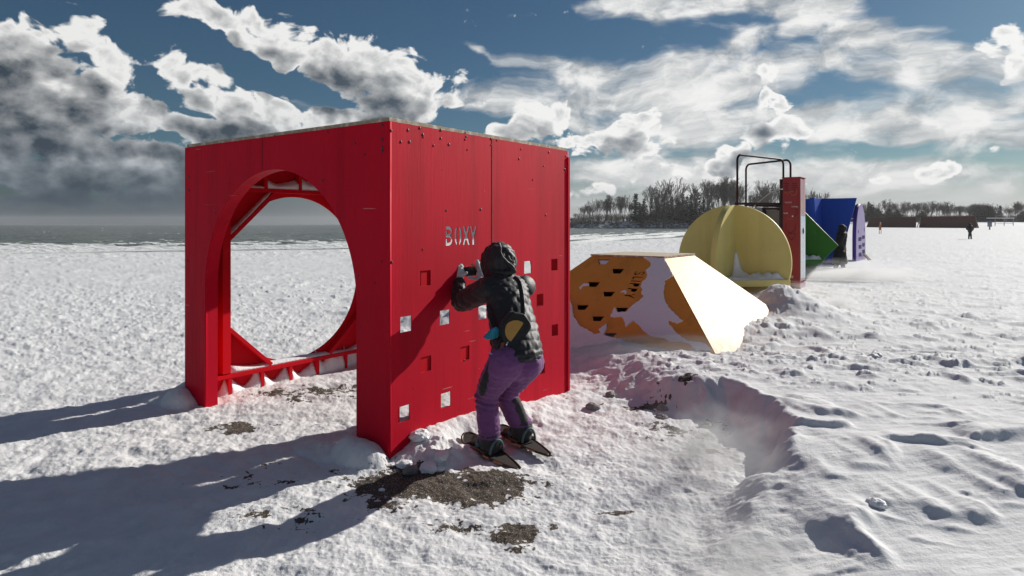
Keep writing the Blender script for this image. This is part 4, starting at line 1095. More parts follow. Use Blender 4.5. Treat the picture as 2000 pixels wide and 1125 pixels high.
LS2={(1953,402):'small pointed conifer above the picnic shelter at far right',(1702,399):'rounded evergreen just right of the violet arch, behind the brown wall'}
for k,v,px,ty,d in right:
    put_tree(k,v,px,ty,d,LS2.get((px,ty),LR_ if k=='b' else LD),GR2 if k=='b' else GD,1.45 if k=='b' else 1.3)
# undergrowth: twiggy thicket under the trees
rg=np.random.RandomState(77); S=[]
def thick(x0,x1,n,d0,d1,h):
    for i in range(n):
        px=rg.uniform(x0,x1); d=rg.uniform(d0,d1); x=(px-1000)/F*d; gz=max(float(hz(np.array([x]),np.array([d]))[0]),-.3)
        for k in range(6):
            a=rg.normal(0,.45,2); p=np.array([x+rg.normal(0,.5),d+rg.normal(0,.5),gz-.2]); q=p+np.array([a[0],a[1],1])*rg.uniform(.5,1)*h
            S.append((p,q,.05,.02))
            for j in range(3):
                m_=p+(q-p)*rg.uniform(.3,.9); S.append((m_,m_+np.array([rg.normal(0,.5),rg.normal(0,.5),rg.uniform(.3,.9)])*h*.35,.03,.015))
thick(1112,1600,600,339,356,4.2); thick(1660,2050,560,356,372,4.2)
V,Fc=prisms(S); me=D.meshes.new('undergrowth'); me.from_pydata(V,[],Fc); me.update()
tag(link('undergrowth',me,TWIG),'dense twiggy thicket under the trees on the far shore','undergrowth',kind='stuff')
# ------------------------------------------------------------------ people
def cap(m,a,b_,r0,r1,n=14):
    a=Vector(a); b_=Vector(b_); L=(b_-a).length; k=max(2,int(L/.03)+1)
    m.tube([a+(b_-a)*i/k for i in range(k+1)],[r0+(r1-r0)*i/k for i in range(k+1)],n)
    m.ball(a,r0,n,8); m.ball(b_,r1,n,8)
def chain(m,pts,rad):
    for i in range(len(pts)-1): cap(m,pts[i],pts[i+1],rad[i],rad[i+1])
def fuse(m,name,mat,parent,vox=.009,it=4,world=True,disp=None):
    """unite the collected shapes into one continuous skin; disp(V)->offset along normals"""
    V=[v.copy() for v in m.v]; tmp=D.objects.new('tmp',mesh_np('tmp',V,m.f)); COL.objects.link(tmp)
    r=tmp.modifiers.new('r','REMESH'); r.mode='VOXEL'; r.voxel_size=vox; r.use_smooth_shade=True
    s=tmp.modifiers.new('s','SMOOTH'); s.iterations=it
    me=D.meshes.new_from_object(tmp.evaluated_get(bpy.context.evaluated_depsgraph_get())); D.objects.remove(tmp)
    n=len(me.vertices); co_=np.zeros(n*3,dtype=np.float32); me.vertices.foreach_get('co',co_); co_=co_.reshape(-1,3)
    if disp:
        no=np.zeros(n*3,dtype=np.float32); me.vertices.foreach_get('normal',no); no=no.reshape(-1,3)
        co_=co_+no*disp(co_)[:,None]
    if parent is not None and world: co_=co_-np.array(list(parent['loc0']))
    me.vertices.foreach_set('co',co_.astype(np.float32).ravel()); me.update(); me.name=name; me.materials.clear()
    me.polygons.foreach_set('use_smooth',[True]*len(me.polygons))
    return link(name,me,mat,parent)
def loft(centers,axA,axB,ra,rb,n=72,fn=None,capends=True):
    """elliptic rings; axA/axB lists of unit vectors; fn(u 0..1, angle)->factor"""
    V=[];m_=len(centers)
    for i in range(m_):
        for k in range(n):
            t=2*math.pi*k/n; f=fn(i/(m_-1),t) if fn else 1
            V.append(Vector(centers[i])+Vector(axA[i])*math.cos(t)*ra[i]*f+Vector(axB[i])*math.sin(t)*rb[i]*f)
    Fc=[(i*n+k,i*n+(k+1)%n,(i+1)*n+(k+1)%n,(i+1)*n+k) for i in range(m_-1) for k in range(n)]
    if capends: Fc.append(tuple(range(n-1,-1,-1))); Fc.append(tuple(range((m_-1)*n,m_*n)))
    return V,Fc
def resample(P,n):
    P=[np.array(p,float) for p in P]; t=np.linspace(0,len(P)-1,n); out=[]
    for x in t:
        i=min(int(x),len(P)-2); f=x-i
        p0=P[max(i-1,0)];p1=P[i];p2=P[i+1];p3=P[min(i+2,len(P)-1)]
        out.append(.5*((2*p1)+(-p0+p2)*f+(2*p0-5*p1+4*p2-p3)*f*f+(-p0+3*p1-3*p2+p3)*f**3))
    return out
def cloth(name,c0,c1,rough=.55,spec=.3,fine=260,b_=.15):
    def fn(t,b):
        co_=objco(t); n=t.noise(co_,9,4,.6).outputs['Fac']
        t.put(b.inputs['Base Color'],t.mix(n,c0,c1)); bump(t,b,t.m('ADD',t.noise(co_,26,4,.6).outputs['Fac'],t.m('MULTIPLY',t.noise(co_,fine,2,.5).outputs['Fac'],.2)),b_*2,.01)
        b.inputs['Sheen Weight'].default_value=.08
    return material(name,fn,rough=rough,spec=spec)
SKIN=material('skin',color=(.46,.24,.17),rough=.55)
PUFF=cloth('black_puffer',(.011,.011,.013),(.019,.019,.022),rough=.56,spec=.38)
PUR=cloth('purple_trousers',(.135,.042,.150),(.19,.075,.21),rough=.7,spec=.2)
BLK=cloth('black_fabric',(.010,.010,.011),(.018,.018,.019),rough=.7)
GREY=cloth('dark_grey_fabric',(.030,.030,.030),(.055,.055,.053),rough=.8)
MINT=cloth('mint_knit',(.46,.55,.52),(.62,.68,.66),rough=.9,fine=400,b_=.3)
BLUEM=material('blue_mask',color=(.06,.20,.52),rough=.8)
TEAL=cloth('teal_cloth',(.01,.16,.22),(.03,.28,.36),rough=.7)
MUST=cloth('mustard_canvas',(.36,.19,.045),(.44,.25,.07),rough=.8,fine=500)
def P_(px,py,d):
    q=lambda a,b,x:max(0,min(1,(x-a)/(b-a)))
    return atd(px,py,d+.15*q(705,600,py)+.10*q(955,925,px)*q(640,600,py))
Fv=Vector((-.64,.77,0)).normalized(); Lv=Vector((-Fv.y,Fv.x,0)); Up=Vector((0,0,1))
hipC=P_(1009,700,4.62); neck=P_(983,553,4.78); head=P_(972,514,4.86)
LH,RH=P_(985,708,4.52),P_(1034,706,4.72); LK,RK=P_(950,770,4.80),P_(986,766,4.99); LA,RA=P_(957,866,4.82),P_(1019,846,5.00)
LSh,RSh=P_(950,566,4.68),P_(1019,562,4.90)
LE,LWr,LHd=P_(899,591,4.86),P_(896,548,5.00),P_(899,530,5.03)
RE,RWr,RHd=P_(968,585,5.13),P_(949,549,5.13),P_(938,537,5.11)
pr=thing('person','person in black hooded puffer jacket and purple snow trousers photographing through the red wall','person',(hipC.x+Fv.x*.1,hipC.y+Fv.y*.1,0))
hdir=(Fv*1.0+Vector((-.10,-.10,0))).normalized(); hl=Vector((-hdir.y,hdir.x,0))
# body, one continuous surface
m=MB()
cap(m,head-Up*.02,head+Up*.035-hdir*.01,.078,.082); m.ball(head+hdir*.045-Up*.045,(.05,.05,.055)); m.ball(head+hdir*.098-Up*.02,(.014,.014,.022),8,6)
for s_ in (-1,1): m.ball(head+hl*s_*.082-Up*.01,(.014,.014,.026),8,6)
for s_ in (-1,1): m.ball(head+hl*s_*.03+hdir*.082+Up*.012,(.012,.012,.009),8,6)
m.ball(head+hdir*.088-Up*.062,(.022,.014,.010),8,6)
cap(m,neck-Up*.03,head-Up*.06,.055,.052)
chain(m,[hipC,hipC*.55+neck*.45,neck-Up*.06],[.125,.115,.10])
for S_,E_,W_ in ((LSh,LE,LWr),(RSh,RE,RWr)): chain(m,[neck-Up*.07,S_,E_,W_],[.07,.055,.042,.028])
for H_2,K_,A_2 in ((LH,LK,LA),(RH,RK,RA)):
    chain(m,[hipC,H_2,K_,A_2],[.10,.09,.058,.038]); cap(m,A_2-Up*.05,A_2-Up*.07+Fv*.15,.035,.028)
# hands: palm, four fingers closing on the phone, thumb at the side
phC=P_(916,530,5.06)
def hand(m,wrist,palm,ups,fing,th,off=0.0,names=4):
    cap(m,wrist,palm,.024+off,.030+off)
    for k,(a,b_,c) in enumerate(fing):
        cap(m,a,b_,.0105+off,.0095+off,8); cap(m,b_,c,.0095+off,.0082+off,8)
    cap(m,th[0],th[1],.012+off,.0105+off,8); cap(m,th[1],th[2],.0105+off,.009+off,8)
lf=[]
for k in range(4):
    y=519+6.0*k; lf.append((P_(895,y+2,5.02),P_(900,y-1,5.075),P_(910,y+.5,5.10)))
lth=(P_(898,541,4.99),P_(905,537,4.985),P_(911,533,4.99))
rf=[]
for k in range(4):
    x=933+2.6*k; rf.append((P_(x+2,532-1.5*k,5.09+.012*k),P_(x-1+.3*k,519-1.5*k+k*k*.6,5.12+.01*k),P_(x-3+.8*k,511+k*2.0,5.13+.01*k)))
rf[0]=(P_(934,529,5.09),P_(927,519,5.08),P_(920,516.5,5.065))
rth=(P_(940,545,5.07),P_(928,544,5.045),P_(917,542,5.03))
hand(m,LWr,LHd,None,lf,lth); hand(m,RWr,RHd,None,rf,rth)
fuse(m,'body',SKIN,pr,.0065,3)
# gloves
m=MB(); hand(m,LWr-Up*.02,LHd,None,[(a,b_,c) for a,b_,c in lf],lth,.0045); cap(m,LWr-Up*.03,LHd,.034,.033)
m.ball(P_(898,522,5.045),(.034,.030,.032))
fuse(m,'glove',MINT,pr,.0055,3,disp=lambda c:.0015*pn(c[:,2]*160,c[:,0]*160,5))
m=MB(); hand(m,RWr-Up*.02,RHd,None,rf[1:],rth,.0050); cap(m,RWr-Up*.02,RHd,.035,.034); cap(m,P_(937,530,5.10),P_(932,511,5.12),.020,.017)
fuse(m,'glove',MINT,pr,.0055,3,disp=lambda c:.0015*pn(c[:,2]*160,c[:,0]*160,5))
# quilted jacket: torso
def quilt(nb,seed,dep=.055,wr=.018):
    def f(u,t):
        x=u*nb+.22*math.sin(t*2+seed)+.13*math.sin(t*5+seed*2+u*7)+.06*math.sin(t*11+u*23); s=abs(math.sin(math.pi*x)); 
        k=int(math.floor(x)); 
        return 1-dep+dep*1.5*s**.55+wr*math.sin(t*9+k*2.4+seed)*s+wr*.8*math.sin(t*17+k*4.1)*s+wr*.5*math.sin(t*31+k*1.7)*s
    return f
yC=[(1011,706,4.60),(1010,690,4.60),(1006,660,4.61),(1001,630,4.64),(995,600,4.68),(989,575,4.73),(985,558,4.77),(980,543,4.80),(977,534,4.81)]
C=resample([P_(*q_) for q_ in yC],118)
ra_=[float(v) for v in np.interp(np.linspace(0,1,118),[0,.12,.3,.45,.6,.72,.82,.92,1],[.168,.183,.182,.172,.176,.186,.174,.115,.085])]
rb_=[float(v) for v in np.interp(np.linspace(0,1,118),[0,.12,.3,.45,.6,.72,.82,.92,1],[.152,.168,.156,.142,.138,.133,.115,.095,.085])]
tiltF=(Fv-Up*.18).normalized()
V,Fc=loft(C,[Lv]*118,[tiltF]*118,ra_,rb_,120,quilt(14,1.3,.022,.020))
m=MB(); m.add(V,Fc); m.build('jacket',PUFF,pr,smooth=True,world=True)
def sleeve(S_,E_,W_,seed,nm='sleeve'):
    e0=S_+(E_-S_)*.86; e1=E_+(W_-E_)*.16
    pts=resample([S_-(E_-S_)*.25,S_,S_+(E_-S_)*.5,e0,E_+((S_-E_).normalized()+(W_-E_).normalized())*.008,e1,E_+(W_-E_)*.55,W_],84)
    A=[];B=[];u=None
    for i in range(84):
        t=Vector(pts[min(i+1,83)]-pts[max(i-1,0)]).normalized()
        u=t.orthogonal().normalized() if u is None else (u-t*u.dot(t)).normalized(); A.append(u.copy()); B.append(t.cross(u))
    rr2=[float(v) for v in np.interp(np.linspace(0,1,84),[0,.15,.4,.57,.75,.93,1],[.070,.092,.080,.072,.066,.052,.044])]
    V,Fc=loft(pts,A,B,rr2,rr2,48,quilt(10,seed,.09,.03)); m=MB(); m.add(V,Fc); return m.build(nm,PUFF,pr,smooth=True,world=True)
sleeve(LSh,LE,LWr,2.2); sleeve(RSh,RE,RWr,4.4)
# hood with its opening towards the phone
V=[];Fc=[];nu,nv=64,64;hc=head+Up*.004-hdir*.012
for i in range(nu+1):
    th_=math.pi*(i/nu)
    for j in range(nv):
        ph=2*math.pi*j/nv   # th_: angle from the back pole (-hdir) to the front
        r=.128+.0035*math.sin(i*.9)*(1 if i<46 else 0)+.003*math.sin(ph*7+i*.3)
        x=-math.cos(th_)*r*1.10; rad=math.sin(th_)*r
        up=math.sin(ph)*rad*1.12+(.012 if math.sin(ph)>0 else 0)*math.sin(th_); lt=math.cos(ph)*rad*.96
        if math.sin(ph)<-.2: up-=.05*(-math.sin(ph)-.2)*math.sin(th_); 
        seam=abs(lt)-.045
        k=1-.035*math.exp(-(seam/.006)**2)*(up>-.03)
        V.append(hc+hdir*(x*k)+Up*up*k+hl*lt*(1))
lim=int(nu*.80)
for i in range(lim):
    for j in range(nv): Fc.append((i*nv+j,i*nv+(j+1)%nv,(i+1)*nv+(j+1)%nv,(i+1)*nv+j))
m=MB(); m.add(V,Fc); o=m.build('hood',PUFF,pr,smooth=True,world=True); sd=o.modifiers.new('solid','SOLIDIFY'); sd.thickness=.012; sd.offset=-1
# hood rim, piping and collar
m=MB(); m.tube([V[lim*nv+j] for j in list(range(nv))+[0]],.009,8); m.build('hood_rim',PUFF,pr,smooth=True,world=True)
PIPE=material('pale_piping',color=(.30,.29,.27),rough=.5)
m=MB(); m.tube([P_(976,474,4.745),P_(979,483,4.725),P_(979,493,4.715),P_(983,501,4.712),P_(990,509,4.715),P_(998,517,4.725),P_(1003,526,4.745)],.0028,6); m.build('hood_piping',PIPE,pr,world=True)
cc=resample([P_(980,548,4.80),P_(976,536,4.82),P_(974,527,4.83)],24)
V,Fc=loft(cc,[hl]*24,[hdir]*24,[.135-.0016*i for i in range(24)],[.12-.001*i for i in range(24)],64,quilt(2,3.0,.08,.03)); m=MB(); m.add(V,Fc); m.build('collar',PUFF,pr,smooth=True,world=True)
# hood back flap folds
m=MB()
for (a,b_,c) in ((P_(990,512,4.73),P_(1000,522,4.73),P_(1006,530,4.76)),(P_(965,530,4.73),P_(985,533,4.71),P_(1003,532,4.75))): chain(m,[a,b_,c],[.014,.02,.014])
fuse(m,'hood_fold',PUFF,pr,.006,3)
# mask, glasses
m=MB(); m.ball(head+hdir*.075-Up*.045,(.052,.052,.052),20,14); fuse(m,'face_mask',BLUEM,pr,.006,2)
m=MB()
for s_ in (-1,1):
    c=head+hdir*.108+Up*.012+hl*s_*.034; m.tube([c+hl*.03*math.cos(t)+Up*.02*math.sin(t) for t in np.linspace(0,2*math.pi,20)],.003,6)
    m.tube([c+hl*s_*.03,head+hl*s_*.078+hdir*.0],.003,6)
m.build('glasses',BLK,pr,world=True)
# trousers
def trdisp(c):
    n=fbm(c[:,0]*14+c[:,2]*6,c[:,2]*22-c[:,1]*9,3,9)*.010+fbm(c[:,0]*30,c[:,2]*55+c[:,1]*30,2,14)*.003
    z=c[:,2]; k=np.exp(-((z-.42)/.06)**2)*.009*np.sin(z*150+c[:,0]*30); k2=np.exp(-((z-.15)/.05)**2)*.006*np.sin(z*190)
    return n+k+k2
m=MB(); chain(m,[hipC+Up*.05,hipC-Up*.03],[.135,.13])
chain(m,[LH-Lv*.02,LH*.45+LK*.55,LK,LK*.45+LA*.55,LA+Up*.05],[.128,.104,.083,.084,.082])
chain(m,[RH+Lv*.02,RH*.45+RK*.55,RK,RK*.45+RA*.55,RA+Up*.07],[.125,.100,.080,.080,.078])
m.ball(P_(1030,712,4.60),(.105,.105,.10),18,12)
fuse(m,'trousers',PUR,pr,.0085,4,disp=trdisp)
for K_,A_2,nm in ((LK,LA,'cuff'),(RK,RA,'cuff')):
    m=MB(); chain(m,[A_2+Up*.055,A_2-Up*.005],[.084,.080]); fuse(m,nm,GREY,pr,.008,3,disp=lambda c:fbm(c[:,0]*20,c[:,2]*40,2,4)*.006)
m=MB(); back=(Lv*-.55-Fv*.5+Vector((0,-.35,0))).normalized()
for k in range(9):
    f=k/8; c=RK*(.72*(1-f)+.0)+RA*(1-.72*(1-f)); m.ball(c+back*.030+Up*.02,(.060,.060,.05),14,10)
fuse(m,'calf_patch',GREY,pr,.008,4,disp=lambda c:fbm(c[:,0]*20,c[:,2]*30,2,8)*.005)
# boots
BOOT=material('boot_leather',lambda t,b:bump(t,b,t.noise(objco(t),60,3,.6).outputs['Fac'],.3,.01),color=(.018,.018,.02),rough=.6)
for A_2,rot in ((LA,0),(RA,0)):
    gz=.05; b0=Vector((A_2.x,A_2.y,gz))
    m=MB(); cap(m,A_2+Up*.02,b0+Up*.06,.050,.052); cap(m,b0-Fv*.035+Up*.03,b0+Fv*.17+Up*.015,.046,.042); cap(m,b0+Fv*.06+Up*.055,b0+Fv*.14+Up*.03,.045,.038)
    fuse(m,'boot',BOOT,pr,.007,3)
# ---- snowshoes
FRM=material('snowshoe_frame',color=(.06,.05,.03),rough=.35,metal=.3); DECK=cloth('snowshoe_deck',(.018,.011,.009),(.035,.022,.018),rough=.75,spec=.12)
STR=material('orange_stripe',color=(.55,.20,.10),rough=.5); BND=cloth('binding_teal',(.05,.10,.11),(.10,.17,.18),rough=.6)
def snowshoe(front,tail,label,roll=0):
    fz=front.copy(); d=(front-tail); L=d.length; d.normalize(); c=(front+tail)/2
    o=thing('snowshoe',label,'snowshoe',(c.x,c.y,c.z),0,'pair of snowshoes under the photographer'); ax=Vector((-d.y,d.x,0)).normalized(); n=ax.cross(d)*-1
    if n.z<0: n=-n
    def pt(x,y,z=0):
        up=max(0,x-.22)/.12; return c+d*x+ax*y+n*(z+.045*up*up)
    hl_=L/2
    def hw(x):
        f=(x+hl_)/L; return .013+.076*math.sin(min(1,f*1.35)*math.pi/2)**.8*(1 if f<.80 else math.sqrt(max(0,1-((f-.80)/.205)**2)))
    xs_=np.linspace(-hl_,hl_,40); P=[pt(x,hw(x)) for x in xs_]+[pt(x,-hw(x)) for x in xs_[::-1]]
    m=MB(); m.tube(P+[P[0]],.0095,8); m.build('frame',FRM,o,smooth=True,world=True)
    xd=[x for x in xs_ if x<.10*L]; V=[];Fc=[]
    for x in xd: V+= [pt(x,hw(x)-.006,.004),pt(x,-hw(x)+.006,.004),pt(x,-hw(x)+.006,-.002),pt(x,hw(x)-.006,-.002)]
    for i in range(len(xd)-1):
        for k in range(4): Fc.append((i*4+k,i*4+(k+1)%4,i*4+4+(k+1)%4,i*4+4+k))
    m=MB(); m.add(V,Fc); m.build('deck',DECK,o,world=True)
    xd=[x for x in xs_ if x>.26*L]; V=[];Fc=[]
    for x in xd: V+= [pt(x,hw(x)*.9,.004),pt(x,-hw(x)*.9,.004),pt(x,-hw(x)*.9,-.002),pt(x,hw(x)*.9,-.002)]
    for i in range(len(xd)-1):
        for k in range(4): Fc.append((i*4+k,i*4+(k+1)%4,i*4+4+(k+1)%4,i*4+4+k))
    m=MB(); m.add(V,Fc); m.build('nose_deck',DECK,o,world=True)
    sd_=1 if pt(0,.1).y<pt(0,-.1).y else -1
    for (x0,x1) in ((-.20,-.12),(-.07,-.01),(.04,.10),(.13,.17)):
        m=MB(); m.tube([pt(x,sd_*(hw(x)+.004)) for x in np.linspace(x0,x1,6)],.0075,8); m.build('stripe',STR,o,world=True)
    m=MB(); m.beam(pt(.03,.085,.018),pt(.03,-.085,.018),.10,.02,up=n); m.beam(pt(-.03,.05,-.02),pt(-.03,-.05,-.02),.03,.03,up=n); m.build('binding_plate',FRM,o,world=True,bevel=.004)
    for x in (.04,.10,-.06):
        m=MB(); R_=.066 if x>0 else .060
        m.tube([pt(x,R_*math.cos(t),.02+.095*math.sin(t)) for t in np.linspace(0,math.pi,14)],[.009]*14,8); m.build('binding_strap',BND,o,smooth=True,world=True)
    m=MB(); m.ball(pt(.07,sd_*.07,.05),(.02,.02,.02),10,8); m.build('buckle',BND,o,world=True)
    return o
def along(A_2,dirv,zf,zr,fwd=.36,bk=.36):
    return Vector((A_2.x,A_2.y,0))+dirv*fwd+Up*zf, Vector((A_2.x,A_2.y,0))-dirv*bk+Up*zr
f1,t1=along(LA+Fv*.03,(Vector((-.62,.78,0))).normalized(),.055,-.005,.27,.37)
snowshoe(f1,t1,'snowshoe nearest the camera, under the left boot, on bare dirt')
f2,t2=along(RA+Fv*.03,(Vector((-.60,.80,0))).normalized(),.07,.03,.25,.36)
snowshoe(f2,t2,'snowshoe nearer the red wall, under the right boot with grey calf patch')
# ---- phone
o=thing('phone','dark phone held up in two mint gloves before the red wall','phone',(phC.x,phC.y,phC.z))
lx=(P_(908,531,5.035)-P_(928,529,5.09)).normalized(); nz=lx.cross(Up).normalized()
if nz.dot(Fv)>0: nz=-nz
Mx=Matrix((lx,Up,nz)).transposed().to_4x4()
m=MB(); m.box(-.076,.076,-.037,.037,-.0045,.0045,Mx); m.build('case',material('phone_case',color=(.012,.012,.014),rough=.5),o,bevel=.003)
m=MB(); m.box(-.070,.070,-.033,.033,.0047,.0055,Mx); m.build('screen',material('phone_screen',color=(.03,.03,.035),rough=.12,spec=.6),o)
# ---- sling bag on the back
def card(pts,d,th_,mat,name,parent,n=(.22,-.97,.08),bev=.006,off=0.0):
    N_=Vector(n).normalized(); c=P_(sum(p[0] for p in pts)/len(pts),sum(p[1] for p in pts)/len(pts),d)
    S_=Up.cross(N_).normalized(); U_=N_.cross(S_)
    q_=[facept(px,py,c,N_,S_,U_) for px,py in pts]
    M=Matrix.Translation(c+N_*off-Vector(parent['loc0']))@Matrix((S_,U_,N_)).transposed().to_4x4()
    return plate(name,[q_],th_,M,mat,parent,bevel=bev)
bc=P_(1005,645,4.40)
bg=thing('sling_bag','small black sling bag with mustard half-round pocket on the photographer','bag',(bc.x,bc.y,bc.z))
card([(1002,607),(1010,611),(1024,612),(1036,628),(1040,640),(1030,655),(1014,678),(1004,686),(990,682),(982,668),(978,650),(980,634),(990,620)],4.42,.10,BLK,'bag_body',bg,bev=.018)
pk=[(986,641),(988,634),(993,629),(1001,625.5),(1010,625),(1018,627.5),(1022,631),(1010,649),(997,667),(991,662),(987,655),(985.5,648)]
card(pk,4.42,.016,MUST,'pocket',bg,off=.016,bev=.005)
card([(994,632),(1002,637.5),(996.5,645),(989.5,639)],4.42,.004,BLK,'patch',bg,off=.019,bev=.001)
card([(992.5,642),(993.3,636.8),(995,639.5),(995.5,642.5)],4.42,.003,material('patch_white',color=(.6,.6,.58)),'patch_mark',bg,off=.0205,bev=0)
card([(996,641.5),(999.5,636.8),(1000.2,637.5),(997,642.5)],4.42,.003,MUST,'patch_mark',bg,off=.0205,bev=0)
m=MB(); m.tube([P_(992,668,4.39),P_(990,672,4.385),P_(989,674,4.39)],.005,8); m.build('zip_pull',material('zip_metal',color=(.6,.6,.6),rough=.3,metal=.8),bg,world=True)
def strap(pts,w,mat,name,parent,th_=.004):
    m=MB(); Q=resample([Vector(p) for p in pts],20); V=[];Fc=[]
    for i,p in enumerate(Q):
        t=Vector(Q[min(i+1,19)]-Q[max(i-1,0)]).normalized(); v=Vector(p)-Vector((0,0,CZ)); v.normalize(); s_=t.cross(v).normalized(); p=Vector(p)
        V+= [p-s_*w/2-v*th_,p+s_*w/2-v*th_,p+s_*w/2+v*th_,p-s_*w/2+v*th_]
    for i in range(19):
        for k in range(4): Fc.append((i*4+k,i*4+(k+1)%4,i*4+4+(k+1)%4,i*4+4+k))
    m.add(V,Fc); return m.build(name,mat,parent,world=True)
strap([P_(1003,541,4.66),P_(1012,549,4.60),P_(1017,565,4.545),P_(1020,590,4.50),P_(1021,614,4.45)],.030,BLK,'strap',bg)
strap([P_(984,643,4.43),P_(974,655,4.45),P_(966,640,4.49),P_(958,615,4.53),P_(953,596,4.57)],.030,BLK,'strap',bg)
card([(968,700-8),(974,688),(979,668),(986,668),(984,684),(978,697)],4.44,.02,material('brown_leather',color=(.10,.025,.015),rough=.6),'leather_tab',bg,bev=.004)
# cloth and the long pouch
c=P_(958,652,4.46)
tl=thing('teal_cloth','teal cloth with violet hem tucked beside the sling bag','cloth',(c.x,c.y,c.z))
m=MB(); V=[];Fc=[]
g0=[(944.5,659),(953,649),(961,642),(969,639),(976,642)]; g1=[(947,661),(955,655),(962,651),(969,649),(975,652)]; g2=[(952,662.5),(958,664),(964,661.5),(969,659),(972,660)]
for r_,row in enumerate((g0,g1,g2)):
    for k,(px,py) in enumerate(row): V.append(P_(px,py,4.44+.03*math.sin(k*1.9+r_*1.3)))
for r_ in range(2):
    for k in range(4): Fc.append((r_*5+k,r_*5+k+1,r_*5+5+k+1,r_*5+5+k))
m.add(V,Fc); o=m.build('cloth_sheet',TEAL,tl,smooth=True,world=True); s_=o.modifiers.new('s','SUBSURF'); s_.levels=2; s_.render_levels=2; sd=o.modifiers.new('d','SOLIDIFY'); sd.thickness=.006
m=MB(); m.tube([V[k] for k in range(5)],.004,6); m.build('hem',material('violet_hem',color=(.10,.06,.35),rough=.7),tl,world=True)
c=P_(950,735,4.62)
pc_=thing('long_pouch','long narrow black pouch with bright blue band hanging before the purple trousers','pouch',(c.x,c.y,c.z))
m=MB(); chain(m,[P_(966,690,4.50),P_(962,706,4.51),P_(952,735,4.56),P_(943,757,4.62),P_(941,768,4.65)],[.020,.028,.031,.030,.022])
fuse(m,'pouch_body',BLK,pc_,.006,3,disp=lambda c:fbm(c[:,0]*20,c[:,2]*40,2,8)*.004)
m=MB(); m.tube([P_(970,682,4.46),P_(974,670,4.45),P_(978,662,4.44)],[.016,.014,.012],10); m.build('neck_strap',BLK,pc_,smooth=True,world=True)
m=MB(); m.beam(P_(957,690,4.475),P_(971,695,4.465),.010,.010); m.build('blue_band',material('bright_blue',color=(.03,.30,.75),rough=.5),pc_,world=True)

# ---- two walkers
def walker(label,base,face,h,kind,vox):
    f=Vector(face).normalized(); l=Vector((-f.y,f.x,0)); s_=h/1.72
    o=thing('person',label,'person',tuple(base)); B=Vector(base)
    q_=lambda a,b_,c: B+(f*a+l*b_+Up*c)*s_
    st=.16 if kind=='coat' else .05
    lk_=[(q_(st*.5,.09,.48),q_(st,.09,.08)),(q_(-st*.3,-.09,.48),q_(-st*1.2,-.09,.08))]
    m=MB(); lean=.07 if kind=='coat' else 0
    cap(m,q_(lean+.02,0,1.58),q_(lean+.03,0,1.63),.085*s_,.088*s_); m.ball(q_(lean+.12,0,1.58),.02*s_,8,6); cap(m,q_(lean,0,1.45),q_(lean+.02,0,1.55),.055*s_,.05*s_)
    chain(m,[q_(0,0,.92),q_(lean*.5,0,1.15),q_(lean,0,1.40)],[.12*s_,.13*s_,.12*s_])
    arms=[]
    for sd_ in (1,-1):
        if kind=='coat': A3=[q_(lean,.19*sd_,1.38),q_(lean-.02+.10*sd_,.24*sd_,1.10),q_(.14+.08*sd_,.20*sd_,.86)]
        else: A3=[q_(0,.19*sd_,1.38),q_(-.02,.33*sd_,1.13),q_(.10,.20*sd_,.98)]
        arms.append(A3); chain(m,A3,[.06*s_,.045*s_,.035*s_])
        hd=A3[2]; dn=(A3[2]-A3[1]).normalized()
        cap(m,hd,hd+dn*.06*s_,.035*s_,.035*s_)
        for k in range(4): cap(m,hd+dn*.06*s_+l*(.02*(k-1.5))*s_,hd+dn*(.13+.01*(k%2))*s_+l*(.02*(k-1.5))*s_,.011*s_,.009*s_,8)
        cap(m,hd+dn*.03*s_+f*.03*s_,hd+dn*.08*s_+f*.05*s_,.012*s_,.010*s_,8)
    for k_,a_ in lk_: chain(m,[q_(0,0,.9),k_,a_],[.10*s_,.07*s_,.045*s_]); cap(m,a_-Up*.03*s_,a_-Up*.04*s_+f*.16*s_,.045*s_,.035*s_)
    fuse(m,'body',SKIN,o,vox,3)
    m=MB()
    chain(m,[q_(lean*.4,0,1.0),q_(lean*.7,0,1.2),q_(lean,0,1.36),q_(lean,0,1.47)],[.185*s_,.185*s_,.19*s_,.10*s_])
    for sd_ in (1,-1): cap(m,q_(lean,.08*sd_,1.36),q_(lean,.19*sd_,1.37),.12*s_,.09*s_)
    lowz=.36 if kind=='coat' else .80
    for k in range(12):
        z=1.0-(1.0-lowz)*k/11; w=.185+(.085 if kind=='coat' else .02)*k/11
        m.ball(q_(lean*.3-.02,0,z),(w*s_,w*s_,.08*s_),16,10)
    for A3 in arms: chain(m,A3,[.09*s_,.078*s_,.060*s_])
    fuse(m,'coat',BLK if kind=='coat' else PUFF,o,vox,3,disp=lambda c:fbm(c[:,0]*9,c[:,2]*16,3,6)*.012)
    m=MB(); cap(m,q_(lean-.005,0,1.54),q_(lean+.0,0,1.63),.122*s_,.125*s_); m.ball(q_(lean+.06,0,1.60),.105*s_)
    if kind!='coat': m.ball(q_(-.02,0,1.5),(.15*s_,.15*s_,.08*s_))
    fuse(m,'hood',BLK,o,vox,3)
    m=MB(); m.ball(q_(lean+.135,0,1.585),(.04*s_,.04*s_,.06*s_)); fuse(m,'scarf',GREY,o,vox,2)
    m=MB()
    for k_,a_ in lk_: chain(m,[q_(0,0,.88),k_,a_+Up*.02],[.11*s_,.085*s_,.07*s_])
    fuse(m,'trousers',GREY if kind!='coat' else BLK,o,vox,3)
    for k_,a_ in lk_:
        m=MB(); cap(m,a_+Up*.06*s_,a_-Up*.02,.062*s_,.055*s_); cap(m,a_-Up*.03*s_,a_-Up*.035*s_+f*.17*s_,.052*s_,.045*s_); fuse(m,'boot',BOOT,o,vox,2)
    return o
b2=W(1640,23.6,-.06)
